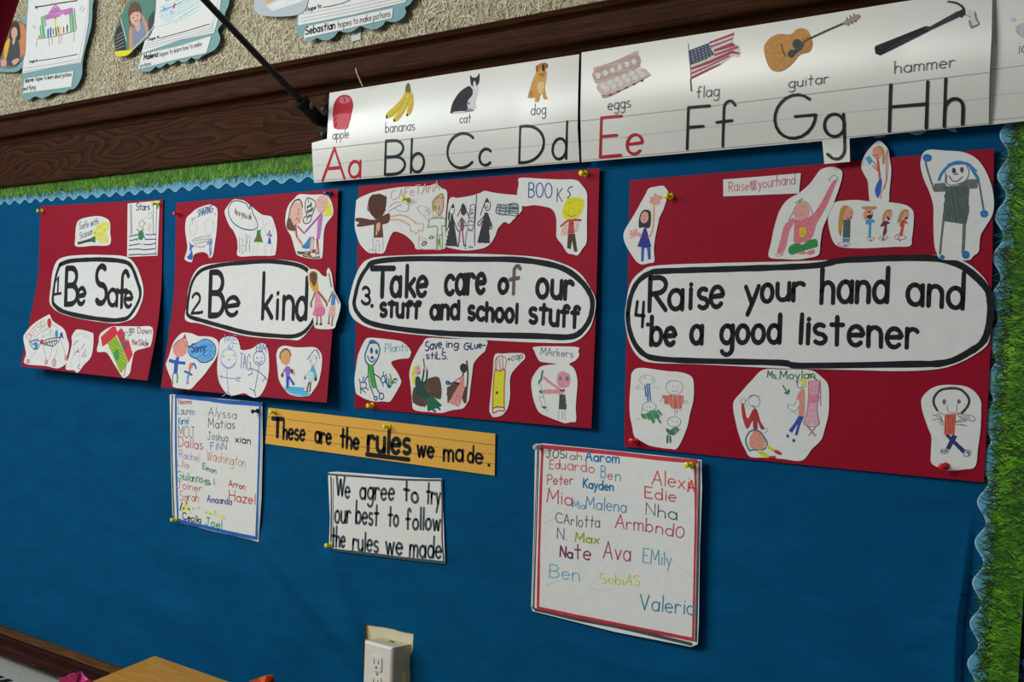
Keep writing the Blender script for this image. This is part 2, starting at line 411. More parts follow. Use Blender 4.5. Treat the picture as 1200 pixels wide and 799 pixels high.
# wall: fibre board above the moulding, cream plaster behind the blue paper
def fibre_mat():
    m, nt, b = base_mat('fibre_board', .9, .1)
    tc = nd(nt, 'ShaderNodeTexCoord'); n1 = nd(nt, 'ShaderNodeTexNoise'); n1.inputs['Scale'].default_value = 130; n1.inputs['Detail'].default_value = 5
    nt.links.new(tc.outputs['Object'], n1.inputs['Vector'])
    r = nd(nt, 'ShaderNodeValToRGB'); r.color_ramp.elements[0].position = .36; r.color_ramp.elements[1].position = .66
    r.color_ramp.elements[0].color = lin('#8a8064')+[1]; r.color_ramp.elements[1].color = lin('#d9d0b6')+[1]
    nt.links.new(n1.outputs['Fac'], r.inputs['Fac'])
    # a brown stain that runs along the joint of two boards
    sx = nd(nt, 'ShaderNodeSeparateXYZ'); nt.links.new(tc.outputs['Object'], sx.inputs[0])
    n2 = nd(nt, 'ShaderNodeTexNoise'); n2.inputs['Scale'].default_value = 14; nt.links.new(tc.outputs['Object'], n2.inputs['Vector'])
    ma = nd(nt, 'ShaderNodeMath', operation='MULTIPLY_ADD'); ma.inputs[1].default_value = .03; nt.links.new(n2.outputs['Fac'], ma.inputs[0]); nt.links.new(sx.outputs['X'], ma.inputs[2])
    sb = nd(nt, 'ShaderNodeMath', operation='SUBTRACT'); sb.inputs[1].default_value = xat(143, 85)+.015; nt.links.new(ma.outputs[0], sb.inputs[0])
    ab = nd(nt, 'ShaderNodeMath', operation='ABSOLUTE'); nt.links.new(sb.outputs[0], ab.inputs[0])
    r2 = nd(nt, 'ShaderNodeValToRGB'); r2.color_ramp.elements[0].position = .004; r2.color_ramp.elements[1].position = .028
    r2.color_ramp.elements[0].color = (.55, .55, .55, 1); r2.color_ramp.elements[1].color = (0, 0, 0, 1); nt.links.new(ab.outputs[0], r2.inputs['Fac'])
    mx = nd(nt, 'ShaderNodeMix', data_type='RGBA'); nt.links.new(r2.outputs['Color'], mx.inputs[0]); nt.links.new(r.outputs['Color'], mx.inputs[6]); mx.inputs[7].default_value = lin('#8f6f38')+[1]
    nt.links.new(mx.outputs[2], b.inputs['Base Color'])
    bp = nd(nt, 'ShaderNodeBump'); bp.inputs['Strength'].default_value = .5; bp.inputs['Distance'].default_value = .003
    nt.links.new(n1.outputs['Fac'], bp.inputs['Height']); nt.links.new(bp.outputs['Normal'], b.inputs['Normal'])
    return m
M_CREAM = flat('#c9c3a4', rough=.6, var=.06, scale=20, gain=1.3)
mb = MB()
zs = Z_LIP-.01
mb.add([(XL, 0, zs), (XR, 0, zs), (XR, 0, ZTOP), (XL, 0, ZTOP)], [[0, 1, 2, 3]], fibre_mat())
mb.add([(XL, 0, 0), (XR, 0, 0), (XR, 0, zs), (XL, 0, zs)], [[0, 1, 2, 3]], M_CREAM)
mb.add([(XL, .08, 0), (XR, .08, 0), (XR, .08, ZTOP), (XL, .08, ZTOP)], [[3, 2, 1, 0]], M_CREAM)
wall = struct(mb.build('wall_back'), 'beige fibre board wall above dark moulding, cream plaster below')
# loose wood-wool strands on the face of the board
mb = MB(); FIB = [flat(c, rough=.9, var=.1, gain=1.2) for c in ('#cfc6a8', '#bdb394', '#ddd5bb', '#a2987a')]
x0, x1, z0, z1 = xat(-20, 60), xat(660, 0), Z_LIP, zat(0, -15)
for i in range(9000):
    x, z = random.uniform(x0, x1), random.uniform(z0, z1+.02)
    if z > zat(CX+ (x+1.4)*430, -10)+.9: continue
    a = random.uniform(0, math.pi); L = random.uniform(.010, .026); k = random.uniform(-22, 22)
    pts = []; px_, pz_ = x, z
    for j in range(5):
        pts.append((px_, pz_)); px_ += math.cos(a)*L/4; pz_ += math.sin(a)*L/4; a += k*L/4
    h = random.uniform(.0006, .0011); off = random.uniform(.0004, .003); vs = []
    for j, (u, v) in enumerate(pts):
        b_ = pts[min(4, j+1)]; c_ = pts[max(0, j-1)]; l = math.dist(b_, c_) or 1
        nx, nz = -(b_[1]-c_[1])/l*h, (b_[0]-c_[0])/l*h
        vs += [(u+nx, -off-.0006*math.sin(j*.8), v+nz), (u-nx, -off-.0006*math.sin(j*.8), v-nz)]
    mb.add(vs, [[2*j, 2*j+1, 2*j+3, 2*j+2] for j in range(4)], random.choice(FIB))
o = mb.build('wood_wool_fibres', wall); o['kind'] = 'stuff'
mb = MB(); mb.add([(XL, 0, 0), (XL, -4.5, 0), (XR+1.5, -4.5, 0), (XR+1.5, 0, 0)], [[0, 1, 2, 3]], flat('#8d8578', var=.1, scale=4))
struct(mb.build('floor'), 'grey floor of the room')
def extrude_profile(prof, xa, xb, mat, name, label):
    mb = MB(); n = len(prof)
    vs = [(xa, -d, z) for d, z in prof]+[(xb, -d, z) for d, z in prof]
    fs = [[i, n+i, n+(i+1) % n, (i+1) % n] for i in range(n)]+[list(range(n)), list(range(2*n-1, n-1, -1))]
    mb.add(vs, fs, mat); o = mb.build(name, None, None)
    return struct(o, label)
extrude_profile([(.0, Z_BOARD+.004), (.018, Z_BOARD+.004), (.018, Z_GRASS+.006), (.016, Z_GRASS), (.0, Z_GRASS)], XL, XR, W_BOARD, 'trim_1', 'flat dark grained wood board below the moulding')
Z0 = Z_BOARD
extrude_profile([(.0, Z0+.005), (.019, Z0+.005), (.022, Z0+.012), (.030, Z0+.022), (.034, Z_BAND-.004), (.042, Z_BAND-.003), (.046, Z_BAND), (.048, Z_BAND+.006), (.050, Z_BEAD-.003), (.046, Z_BEAD),
                 (.050, Z_BEAD+.003), (.058, Z_BEAD+.006), (.062, Z_BEAD+.012), (.063, Z_LIP-.004), (.060, Z_LIP), (.0, Z_LIP+.002)], XL, XR, W_TRIM, 'trim_2', 'dark brown wood moulding with a ledge, above the bulletin board')
extrude_profile([(.0, Z_RAIL), (.010, Z_RAIL), (.020, Z_RAIL-.006), (.024, Z_RAIL-.014), (.021, Z_RAIL-.017), (.0, Z_RAIL-.017)], XL, XR, W_RAILTOP, 'trim_3', 'worn brown wood bead along the bottom of the blue paper')
extrude_profile([(.0, Z_RAIL-.0175), (.024, Z_RAIL-.0175), (.030, Z_RAIL-.022), (.058, Z_RAIL-.028), (.064, Z_RAIL-.034), (.064, Z_RAIL-.050), (.055, Z_RAIL-.056), (.0, Z_RAIL-.056)], XL, XR, W_RAIL, 'trim_4', 'chipped maroon wood ledge below the blue paper')

# ================================================================ blue bulletin paper
RIDGES = [((318, 640), (428, 770), 17, .0075), ((388, 650), (424, 745), 11, .0055), ((300, 690), (345, 745), 26, .004), ((150, 690), (240, 735), 22, .004), ((60, 600), (110, 700), 22, .003), ((200, 640), (262, 668), 26, .0035),
          ((530, 700), (590, 760), 20, .003), ((880, 640), (1000, 720), 26, .003), ((1040, 690), (1100, 648), 10, .0022), ((1080, 690), (1108, 718), 6, .0022), ((1060, 745), (1110, 735), 9, .0018), ((535, 600), (590, 650), 16, .0022), ((940, 610), (1010, 600), 12, .0018), ((700, 770), (820, 790), 16, .002)]
RW = []
for a, b, wd, am in RIDGES:
    A_ = WALL.xz(*a); B_ = WALL.xz(*b); RW.append((A_, B_, wd*mpp(*A_), am))
EDGE = [WALL.xz(*p) for p in ((1141, 596), (1136.5, 640), (1132, 690), (1127, 725), (1124.5, 760), (1123.5, 800), (1123, 830))]
def blue_d(X, Z):
    d = 0.0
    for (ax, az), (bx, bz), wd, am in RW:
        t = ((X-ax)*(bx-ax)+(Z-az)*(bz-az))/((bx-ax)**2+(bz-az)**2); tt = max(0, min(1, t))
        q = math.hypot(X-ax-tt*(bx-ax), Z-az-tt*(bz-az))
        d += 2.9*am*math.exp(-(q/wd)**2)*(1-.35*abs(2*tt-1))
    d += .0012*math.sin(7*X+3*Z)*math.sin(5*Z-2*X)*max(0, min(1, (1.25-Z)/.25))
    # the right edge stands away from the board near the bottom
    if Z < EDGE[0][1]:
        ex = EDGE[-1][0]
        for i in range(len(EDGE)-1):
            if EDGE[i+1][1] <= Z <= EDGE[i][1]:
                t = (EDGE[i][1]-Z)/(EDGE[i][1]-EDGE[i+1][1]); ex = EDGE[i][0]+t*(EDGE[i+1][0]-EDGE[i][0])
        k = min(1, (EDGE[0][1]-Z)/.12)
        d += .012*k*math.exp(-max(0, ex-X)/.035)*(1 if X <= ex else max(0, 1-(X-ex)/.004))
    return max(-.0015, d)
BLUE = Surf(.0025, blue_d)
def blue_mat():
    m, nt, b = base_mat('blue_bulletin_paper', .8, .06)
    tc = nd(nt, 'ShaderNodeTexCoord')
    n1 = nd(nt, 'ShaderNodeTexNoise'); n1.inputs['Scale'].default_value = 5; n1.inputs['Detail'].default_value = 6
    mp = nd(nt, 'ShaderNodeMapping'); mp.inputs['Scale'].default_value = (1.5, 1, 4); nt.links.new(tc.outputs['Object'], mp.inputs['Vector']); nt.links.new(mp.outputs['Vector'], n1.inputs['Vector'])
    r = nd(nt, 'ShaderNodeValToRGB'); r.color_ramp.elements[0].position = .3; r.color_ramp.elements[1].position = .7
    c = [x*1.42 for x in lin('#00456c')]
    r.color_ramp.elements[0].color = [x*.9 for x in c]+[1]; r.color_ramp.elements[1].color = [x*1.1 for x in c]+[1]
    nt.links.new(n1.outputs['Fac'], r.inputs['Fac']); nt.links.new(r.outputs['Color'], b.inputs['Base Color'])
    n2 = nd(nt, 'ShaderNodeTexNoise'); n2.inputs['Scale'].default_value = 3.2; n2.inputs['Detail'].default_value = 4; nt.links.new(mp.outputs['Vector'], n2.inputs['Vector'])
    bp = nd(nt, 'ShaderNodeBump'); bp.inputs['Strength'].default_value = .6; bp.inputs['Distance'].default_value = .012
    nt.links.new(n2.outputs['Fac'], bp.inputs['Height']); nt.links.new(bp.outputs['Normal'], b.inputs['Normal'])
    return m
hole_px = [(400+u/8.98, 710+v/8.98) for u, v in P("268,185 350,205 440,215 540,235 640,265 770,288 765,400 762,470 740,520 735,640 740,800 742,1350 262,1340 270,900 280,600 275,320")]
hole = [WALL.xz(*p) for p in hole_px]
zb0, zb1 = Z_RAIL-.001, Z_GRASS+.004
mb = MB(); M_BLUE = blue_mat()
def grid_blue():
    poly = dens([(XL+.3, zb0), (1.25, zb0), (1.25, zb1), (XL+.3, zb1)], .05)
    pts = [Vector(p) for p in poly]; n = len(poly); hp = dens(hole, .012); m = len(hp); pts += [Vector(p) for p in hp]
    x = XL+.32
    while x < 1.24:
        z = zb0+.012; fine = z
        while z < zb1-.01:
            if not inside((x, z), hole): pts.append(Vector((x+random.uniform(-.002, .002), z)))
            z += .014 if z < 1.15 else .04
        x += .014
    for i in range(len(EDGE)-1):
        for j in range(8):
            t = j/8; ex, ez = EDGE[i][0]+t*(EDGE[i+1][0]-EDGE[i][0]), EDGE[i][1]+t*(EDGE[i+1][1]-EDGE[i][1])
            if ez > zb0+.01: pts += [Vector((ex+dx, ez)) for dx in (-.022, -.011, -.004, .0, .0041, .009)]
    vs, es, fs, _, _, _ = delaunay_2d_cdt(pts, [], [list(range(n)), list(range(n, n+m))], 1, 1e-7)
    out = []
    for f in fs:
        cx, cz = sum(vs[i].x for i in f)/3, sum(vs[i].y for i in f)/3
        if inside((cx, cz), hole): continue
        a, b, c = [vs[i] for i in f]
        out.append(list(f) if (b.x-a.x)*(c.y-a.y)-(b.y-a.y)*(c.x-a.x) > 0 else list(f)[::-1])
    return [BLUE.p3(v.x, v.y) for v in vs], out
vs, fs = grid_blue(); mb.add(vs, fs, M_BLUE)
o = mb.build('bulletin_paper', None, None, smooth=True)
tag(o, 'wrinkled deep blue backing paper covering the whole bulletin board', 'bulletin board paper')

# ================================================================ grass borders
SKYB = flat('#5a9dba', rough=.6, var=.08, scale=30, gain=1.25); EDGEB = flat('#8fb9c9', rough=.6, var=.03, gain=1.25); 
def grass_ground():
    m, nt, b = base_mat('grass_print', .6, .2)
    tc = nd(nt, 'ShaderNodeTexCoord'); n1 = nd(nt, 'ShaderNodeTexNoise'); n1.inputs['Scale'].default_value = 60; n1.inputs['Detail'].default_value = 5
    nt.links.new(tc.outputs['Object'], n1.inputs['Vector'])
    r = nd(nt, 'ShaderNodeValToRGB'); r.color_ramp.elements[0].position = .3; r.color_ramp.elements[1].position = .75
    r.color_ramp.elements[0].color = lin('#1f440c')+[1]; r.color_ramp.elements[1].color = lin('#6fb022')+[1]
    nt.links.new(n1.outputs['Fac'], r.inputs['Fac']); nt.links.new(r.outputs['Color'], b.inputs['Base Color'])
    return m
GRG = grass_ground()
GREENS = [flat(c, rough=.6, var=.12, gain=1.15) for c in ('#2f5e0e', '#457f14', '#61a01c', '#80bc24', '#a3cf34', '#1e3c0c')]
DKG = flat('#1e2f1c', rough=.6, gain=1.0)
def border(name, label, org, along, outward, L, wd, per, amp, n_bl, n_loose, d0, blen):
    """scalloped strip: org is the tip line's start, along its direction, outward points across to the outer edge (X,Z)"""
    t = thing(name, label, 'bulletin board border', (org[0], -d0, org[1]), 'printed grass borders round the blue board')
    def W(s, q, lift=0.0): return (org[0]+along[0]*s+outward[0]*q, -d0-lift, org[1]+along[1]*s+outward[1]*q)
    def tip(s): return amp*(.5-.5*math.cos(2*math.pi*s/per))
    N = int(L/per*14); mb = MB(); flip = along[0]*outward[1]-along[1]*outward[0] < 0
    def strip(rows, mat):
        vs = []; k = len(rows(0))
        for i in range(N+1): vs.extend(rows(L*i/N))
        fs = [[k*i+j, k*(i+1)+j, k*(i+1)+j+1, k*i+j+1] for i in range(N) for j in range(k-1)]
        if flip: fs = [f[::-1] for f in fs]
        mb.add(vs, fs, mat)
    strip(lambda s: [W(s, tip(s)), W(s, tip(s)+.0022, .0006)], EDGEB)
    strip(lambda s: [W(s, tip(s)+.0022, .0006), W(s, wd*.36, .0008), W(s, wd*.4, .0009)], SKYB)
    o = mb.build('border_strip', t); sol = o.modifiers.new('thickness', 'SOLIDIFY'); sol.thickness = .0006; sol.offset = -1
    mb = MB()
    strip(lambda s: [W(s, wd*.36+.004*math.sin(s*190)+.003*math.sin(s*71), .0010), W(s, wd, .0010)], GRG)
    mb.build('grass_photo', t)
    mb = MB()
    def blade(s, q, ang, l, h, bend, mat, lift):
        vs = []
        for j in range(5):
            f = j/4; a = ang+bend*f
            vs.append((s, q, a, h*(1-f*.9))); s += math.cos(a)*l/4; q += math.sin(a)*l/4
        vv = []
        for (s_, q_, a, hh) in vs: vv += [W(s_-math.sin(a)*hh, q_+math.cos(a)*hh, lift), W(s_+math.sin(a)*hh, q_-math.cos(a)*hh, lift)]
        mb.add(vv, [[2*j, 2*j+1, 2*j+3, 2*j+2] for j in range(4)], mat)
    for i in range(n_bl):
        s = random.uniform(0, L); q = wd*(.34+.65*random.random()**.8)
        patch = .5+.5*math.sin(s*23+q*60)*math.sin(s*9+2)
        lightq = max(0, 1-abs(q/wd-.5)/.35)
        g = int(min(4, max(0, random.gauss(.8+2.2*lightq*patch+.5*patch, .9))))
        if random.random() < .22: g = 5
        blade(s, q, -math.pi/2+random.uniform(-.7, .7), blen*random.uniform(.5, 1.1), random.uniform(.0005, .0011), random.uniform(-.9, .9), GREENS[g], .0011+random.random()*.0006)
    for i in range(n_loose):
        s = random.uniform(0, L); q = wd*random.uniform(.30, .46)
        blade(s, q, -math.pi/2+random.uniform(-.9, .9), blen*random.uniform(.6, 1.35), random.uniform(.0004, .0007), random.uniform(-1.9, 1.9), DKG if random.random() < .7 else GREENS[1], .0018+random.random()*.0002)
    o = mb.build('grass_blades', t); o['kind'] = 'stuff'
ta = WALL.xz(12.5, 240); tb = WALL.xz(300, 219)
border('grass_border', 'grass and sky blue scalloped border strip along the top of the blue board', (ta[0]-.35, ta[1]+.003), (.99996, -.0088), (.0088, .99996), 3.1, .066, .0585, .011, 5200, 900, .004, .018)
ra = Surf(.005).xz(1171, 182); rb = Surf(.005).xz(1135, 768); ll = math.dist(ra, rb); al = ((rb[0]-ra[0])/ll, (rb[1]-ra[1])/ll)
border('grass_border', 'grass and sky blue scalloped border strip down the right edge of the board', (ra[0]-al[0]*.085, ra[1]-al[1]*.085), al, (-al[1], al[0]), 1.2, .0715, .0567, .014, 4200, 1100, .0085, .022)
# starry border beyond it
t = thing('star_border', 'black border strip with blue stars beside the grass border, lower right corner', 'bulletin board border', (.7, -.004, 1.0))
mb = MB(); S4 = Surf(.004); sheet(mb, S4, dens([(1235, 60), (1292, 50), (1260, 960), (1179, 960)], 20), flat('#17151c', rough=.5), 0, .03); mb.build('strip', t)
for i, (px, py, r) in enumerate([(1199, 677, 7), (1197, 718, 6), (1195, 746, 5), (1199, 776, 6), (1194, 792, 6), (1222, 700, 7), (1226, 760, 7), (1210, 740, 6)]+[(1236-.06*y_+12*math.sin(y_*.7), y_, 7) for y_ in range(130, 660, 34)]):
    mb = MB(); a0 = random.uniform(0, 1)
    pts = [(px+(r if k % 2 == 0 else r*.42)*math.cos(a0+k*math.pi/5), py+(r if k % 2 == 0 else r*.42)*math.sin(a0+k*math.pi/5)) for k in range(10)]
    sheet(mb, S4, pts, '#3058b8', .0004, .02); mb.build('star', t)

# ================================================================ rule posters
def card_red():
    m, nt, b = base_mat('red_construction_paper', .5, .07)
    tc = nd(nt, 'ShaderNodeTexCoord'); n1 = nd(nt, 'ShaderNodeTexNoise'); n1.inputs['Scale'].default_value = 420; n1.inputs['Detail'].default_value = 2
    nt.links.new(tc.outputs['Object'], n1.inputs['Vector'])
    r = nd(nt, 'ShaderNodeValToRGB'); r.color_ramp.elements[0].position = .2; r.color_ramp.elements[1].position = .55
    c = [.37, .0065, .027]
    r.color_ramp.elements[0].color = [x*.66 for x in c]+[1]; r.color_ramp.elements[1].color = c+[1]
    nt.links.new(n1.outputs['Fac'], r.inputs['Fac']); nt.links.new(r.outputs['Color'], b.inputs['Base Color'])
    bp = nd(nt, 'ShaderNodeBump'); bp.inputs['Strength'].default_value = .25; bp.inputs['Distance'].default_value = .0008
    nt.links.new(n1.outputs['Fac'], bp.inputs['Height']); nt.links.new(bp.outputs['Normal'], b.inputs['Normal'])
    return m
M_RED = card_red()
def curl_surf(px_corners, base, fn):
    q = [WALL.xz(*p) for p in px_corners]            # TL TR BR BL
    xa, xb = q[0][0], q[1][0]; zt, zb = (q[0][1]+q[1][1])/2, (q[2][1]+q[3][1])/2
    def f(X, Z): return fn(max(0, min(1, (X-xa)/(xb-xa))), max(0, min(1.05, (zt-Z)/(zt-zb))))
    return Surf(base, f), ((xa+xb)/2, zb)
def poster(label, corners, outline, base, fn):
    s, org = curl_surf(corners, base, fn)
    t = thing('rule_poster', label, 'poster', (org[0], -.006, org[1]), 'class rule posters on red paper')
    mb = MB(); sheet(mb, s, dens(P(outline), 5), M_RED, 0, .016, thick=.0006)
    mb.build('construction_paper', t, None, smooth=True)
    return s, t
def label_oval(s, t, crop, outline, border_pts, wd, lab, lift=.0016):
    c = Cut(s, t, 'rule_label', lab, crop, outline, lift=lift)
    c.part('marker_outline'); c.line(BLK, wd, border_pts, closed=True)
    return c
RD, BL, GN, YL, PK, BR, PU, OR = '#b03038', '#1f55a8', '#2e7a3a', '#e0d21c', '#d98a8c', '#5a3a28', '#7a4a9a', '#d9825a'
SKIN = '#dba79a'; NAVY = '#2b3270'; BLUEINK = '#3a5fa5'; CYAN = '#2f86b8'; BLACKM = '#2b2d2e'; DGR = '#20453a'; TAN = '#b08a48'

# ---- 1 Be Safe
s1, t1 = poster('red poster reading Be Safe, its lower half curling off the wall', [(47, 241), (191, 233), (179, 446), (33, 430)],
    "47.4,241.6 120,237.5 191,233.5 190,300 189,340 186,372 181.7,400 172.7,445.8 100,438 24,429 32,390 39,355 43,335 45.5,315", .0062,
    lambda u, v: .046*max(0, (v-.38)/.62)**1.5*(1.1-.25*u))
c = label_oval(s1, t1, Crop(0, 220, 3.33), "225,285 262,268 330,262 400,262 490,268 530,300 555,360 562,410 552,455 525,505 480,525 430,528 320,512 240,490 205,465 195,440 200,390 207,330",
    "236,300 275,286 340,281 400,280 480,287 515,307 540,370 550,410 540,450 505,503 470,515 425,516 330,503 250,483 217,460 208,440 213,390 222,340", 3.6, 'white oval lettered 1 Be Safe')
c.part('lettering').text('1', 215, 416, 240, 412, 66, 2.2, BLK).text('B', 258, 455, 303, 452, 140, 4.4, BLK).text('e', 304, 456, 334, 452, 112, 3.6, BLK)
c.part('lettering').text('S', 374, 452, 416, 450, 145, 4.6, BLK).text('a', 424, 458, 458, 460, 110, 3.6, BLK).text('f', 462, 466, 500, 464, 140, 4.0, BLK, xh=.45).text('e', 488, 464, 517, 466, 105, 3.2, BLK).end()
c = Cut(s1, t1, 'drawing_cutout', 'white cutout with yellow scissors and pencil writing', Crop(0, 0, 1), "90,288.8 88.6,280 90,263 94,257.5 101,255 114,253.2 123,255 129,260 129.6,272 129,286.6 110,287.8")
c.crop = Crop(20, 230, 7.99)
c.part('drawn_scissors').fill(DGR, "570,430 600,422 680,398 735,372 730,400 740,432 700,425 640,435 580,452").fill('#2f6a2a', "690,395 735,375 735,410 700,420")
c.line(YL, 2.4, "725,340 760,290 810,258 855,258 850,300 815,330 770,350 730,350").scrib(YL, 1.4, "725,375 770,345 840,345 858,380 855,430 810,445 770,430", 70).scrib(YL, 1.3, "725,340 800,262 855,255 850,300", 40, 2.2)
c.part('handwriting').text('Safe with', 585, 312, 765, 262, 66, .75, '#56747c', jit=.12).text('Scissor', 592, 398, 712, 352, 58, .75, '#56747c', jit=.12).end()
c = Cut(s1, t1, 'drawing_cutout', 'white strip with blue stairs and a child in green', Crop(100, 230, 7.99), "400,68 700,40 680,555 395,568", sharp=True)
c.part('drawn_stairs').line(NAVY, .7, "425,78 432,360|436,78 440,350|672,80 662,545|640,90 640,350|690,75 672,120").line(NAVY, .9, "418,378 450,368 500,358|570,358 620,360 662,355|418,415 450,410 485,398|570,405 620,402 665,402|415,460 470,452 510,446|555,450 610,452 660,440|410,498 500,494 560,500 655,490|410,550 500,543 560,545 670,537")
c.part('drawn_child').line(TAN, .7, "505,250 520,240 540,222 556,262 530,292 512,275 505,250|545,230 560,260 570,240").fill(GN, "512,330 530,315 545,330 552,370 535,408 505,400 500,350").line('#3a6a9a', 1.0, "488,308 505,325 515,345|550,300 538,320 530,345|500,395 485,412|545,360 555,380 565,402")
c.line('#c9b48a', .5, "590,180 600,160 620,150|590,260 600,320|560,190 580,200|600,240 620,300|610,250 605,330").line(PEN, .5, "515,440 530,455 550,440|610,150 630,190 590,210")
c.part('handwriting').text('STAIRS'[0]+'tars', 480, 132, 606, 124, 62, .9, NAVY, jit=.08).end()
c = Cut(s1, t1, 'drawing_cutout', 'white cutout of a climbing frame with red circles', Crop(20, 360, 8.88), "85,585 98,480 70,330 95,260 190,160 325,80 345,80 358,110 385,150 490,225 525,320 545,400 525,520 520,580 430,635 300,610")
c.part('drawn_climber').fill(RD, "318,150 330,118 350,118 363,160 352,212 328,205").line(PEN, .5, "330,210 250,260 170,340|340,215 280,260 262,340|350,215 355,270 360,310|365,190 400,190 430,225|340,300 370,240 385,300|270,310 330,270 350,230|205,460 160,510 120,560|265,370 290,450 308,560|370,410 355,480 330,560|440,350 420,450 395,540|460,345 490,430 512,510")
c.line('#4a4238', .8, "275,352 330,330 390,318 450,312|275,365 290,390 320,392 380,405 420,370 445,335|290,360 300,385|310,350 325,392|335,340 350,395|360,335 375,400|385,325 400,385|410,322 420,365|290,375 420,345")
c.fill(CYAN, "175,370 205,360 225,395 210,440 185,435 190,400 165,395").line(CYAN, .8, "150,360 180,345 220,330 230,350|160,380 150,360").line('#4a4238', .7, "130,355 180,345 240,350|135,360 150,400 190,440 230,420 245,370")
c.fill(RD, "245,355 258,335 278,345 275,380 252,385").fill(CYAN, "405,245 425,240 430,300 402,305").fill('#2a3a8a', "455,270 475,265 485,320 470,300 450,335").line('#2a3a8a', .8, "440,320 465,300 485,325")
for x, y, rx, ry in ((118, 562, 15, 18), (308, 570, 14, 22), (390, 575, 18, 38), (512, 525, 12, 26)): c.fill(SKIN, [(x-rx, y), (x, y-ry), (x+rx, y), (x, y+ry)]).ell('#b0605a', x, y, rx, ry, .7)
c.part('handwriting').text('OUTSID', 128, 340, 312, 178, 66, .7, '#d79a8e', jit=.1, perp=True).end()
c = Cut(s1, t1, 'drawing_cutout', 'small white cutout with faint pencil figures', Crop(20, 360, 8.88), "510,640 545,510 575,380 572,310 600,255 640,230 770,260 800,300 780,500 700,600 635,680 595,655")
c.part('pencil_drawing').line('#6f7274', .8, "595,400 615,365 640,350|670,440 690,405 705,375|610,470 645,445|620,460 645,465 640,430|600,500 615,470|685,520 690,485 710,475 715,440|700,515 720,500|645,600 635,625 655,640|655,600 640,610").line('#b4b6b6', .5, "620,280 680,275 750,300|610,300 650,290|690,300 730,310 760,330|570,570 565,590|600,420 580,540|650,460 660,540 640,620|545,610 590,615|720,480 735,520").end()
c = Cut(s1, t1, 'drawing_cutout', 'white cutout with a red and lime slide', Crop(100, 360, 8.88), "128,460 143,365 160,275 265,205 330,198 450,198 560,200 702,212 688,390 640,420 540,450 508,490 485,600 465,690 410,735 378,708 310,600 250,500 210,465", lift=.0013)
c.part('drawn_slide').fill('#c02838', "165,310 285,200 320,203 342,265 325,295 235,375 182,410", True).fill('#c02838', "325,268 380,215 412,262 425,350 455,338 500,490 455,575 400,440", True).fill('#8fb32c', "235,375 325,295 390,420 450,575 380,685 358,668 300,520", True)
c.scrib('#5f8a24', .7, "240,380 320,300 445,575 380,680", 30, 3.2).fill('#3a8a4a', "300,490 325,440 355,460 352,540 320,545").line('#8a2a3a', 1.0, "425,610 418,660 410,715")
c.part('drawn_child').ell('#dcdcd8', 432, 295, 20, 42).ell('#8a8a8c', 432, 295, 20, 42, .7).scrib('#5a565c', 1.2, "360,350 420,265 425,300 375,360", 120).scrib('#5a565c', 1.4, "375,400 425,345 440,430 390,425", 60)
c.part('handwriting').text('go', 462, 262, 512, 268, 74, .8, '#5a3038', jit=.08).text('Down', 552, 272, 692, 275, 66, .8, '#9a4a50', jit=.08).text('the', 488, 385, 545, 390, 56, .8, '#9a4a50', jit=.1).text('Slide', 558, 392, 664, 402, 58, .8, '#8a3a44', jit=.1).end()

# ---- 2 Be kind
s2, t2 = poster('red poster reading Be kind, right of the Be Safe poster', [(206, 238), (396, 221), (389, 471), (196, 454)],
    "206.4,237.7 300,229.5 396.2,221 395,270 393.9,311.4 392,350 389.5,386 386,430 382.7,471.8 285,463 188.4,454 195,410 202,362 204.5,335 205.3,311", .0062,
    lambda u, v: .030*max(0, (v-.36)/.64)**1.5*(1.08-.3*u)+.006*u*u)
Z6 = Crop(180, 210, 2.96)
c = label_oval(s2, t2, Z6, "110,480 118,430 122,385 140,330 170,300 230,290 330,282 420,278 490,285 530,300 560,330 572,380 575,430 565,480 548,515 510,555 470,556 330,545 230,520 160,500 125,495",
    "118,465 122,420 135,360 165,318 220,300 300,291 400,285 480,293 525,308 548,335 560,375 565,430 560,480 530,525 490,544 430,543 330,533 240,510 170,490 130,478", 3.6, 'white oval lettered 2 Be kind')
c.part('lettering').text('2', 134, 465, 163, 463, 68, 2.6, BLK).text('.', 166, 463, 170, 463, 70, 3.0, BLK).text('B', 196, 473, 243, 472, 150, 4.8, BLK).text('e', 252, 474, 297, 470, 112, 3.8, BLK)
c.part('lettering').text('k', 380, 482, 412, 480, 155, 4.4, BLK, xh=.48).text('i', 427, 482, 431, 482, 110, 4.0, BLK).text('n', 452, 484, 486, 484, 115, 4.2, BLK, xh=.66).text('d', 497, 488, 530, 484, 142, 4.4, BLK, xh=.52).end()
c = Cut(s2, t2, 'drawing_cutout', 'white cutout about sharing, two pencil faces with blue legs', Crop(200, 220, 7.99), "135,655 160,560 140,400 150,290 190,245 250,195 330,165 385,158 430,185 443,220 440,320 432,420 412,560 397,640 365,655 348,620 300,602 225,625 205,690 180,695 145,680")
c.part('drawn_faces').ell('#b4b5b4', 215, 375, 36, 72, .5).ell('#b4b5b4', 365, 365, 44, 72, .5).line('#7f8182', .7, "188,345 190,348|222,350 224,352|350,350 352,352|396,328 398,332|200,290 220,285").line('#a9aaaa', 1.2, "205,495 250,470 330,455 380,450|215,510 260,490 340,480 390,475|230,530 300,510 350,500|240,545 280,555 330,545|210,330 205,300 240,280|410,235 425,255")
c.fill('#3a63ae', "178,498 195,530 228,545 205,560 200,585 180,585 185,545").fill('#2a5fae', "200,585 212,635 200,675 155,655 180,625").scrib('#2a5fae', 1.2, "345,520 372,485 392,480 385,640 368,640 368,545", 85)
c.part('handwriting').text('SHARING', 256, 270, 398, 228, 62, .9, BLUEINK, jit=.1).end()
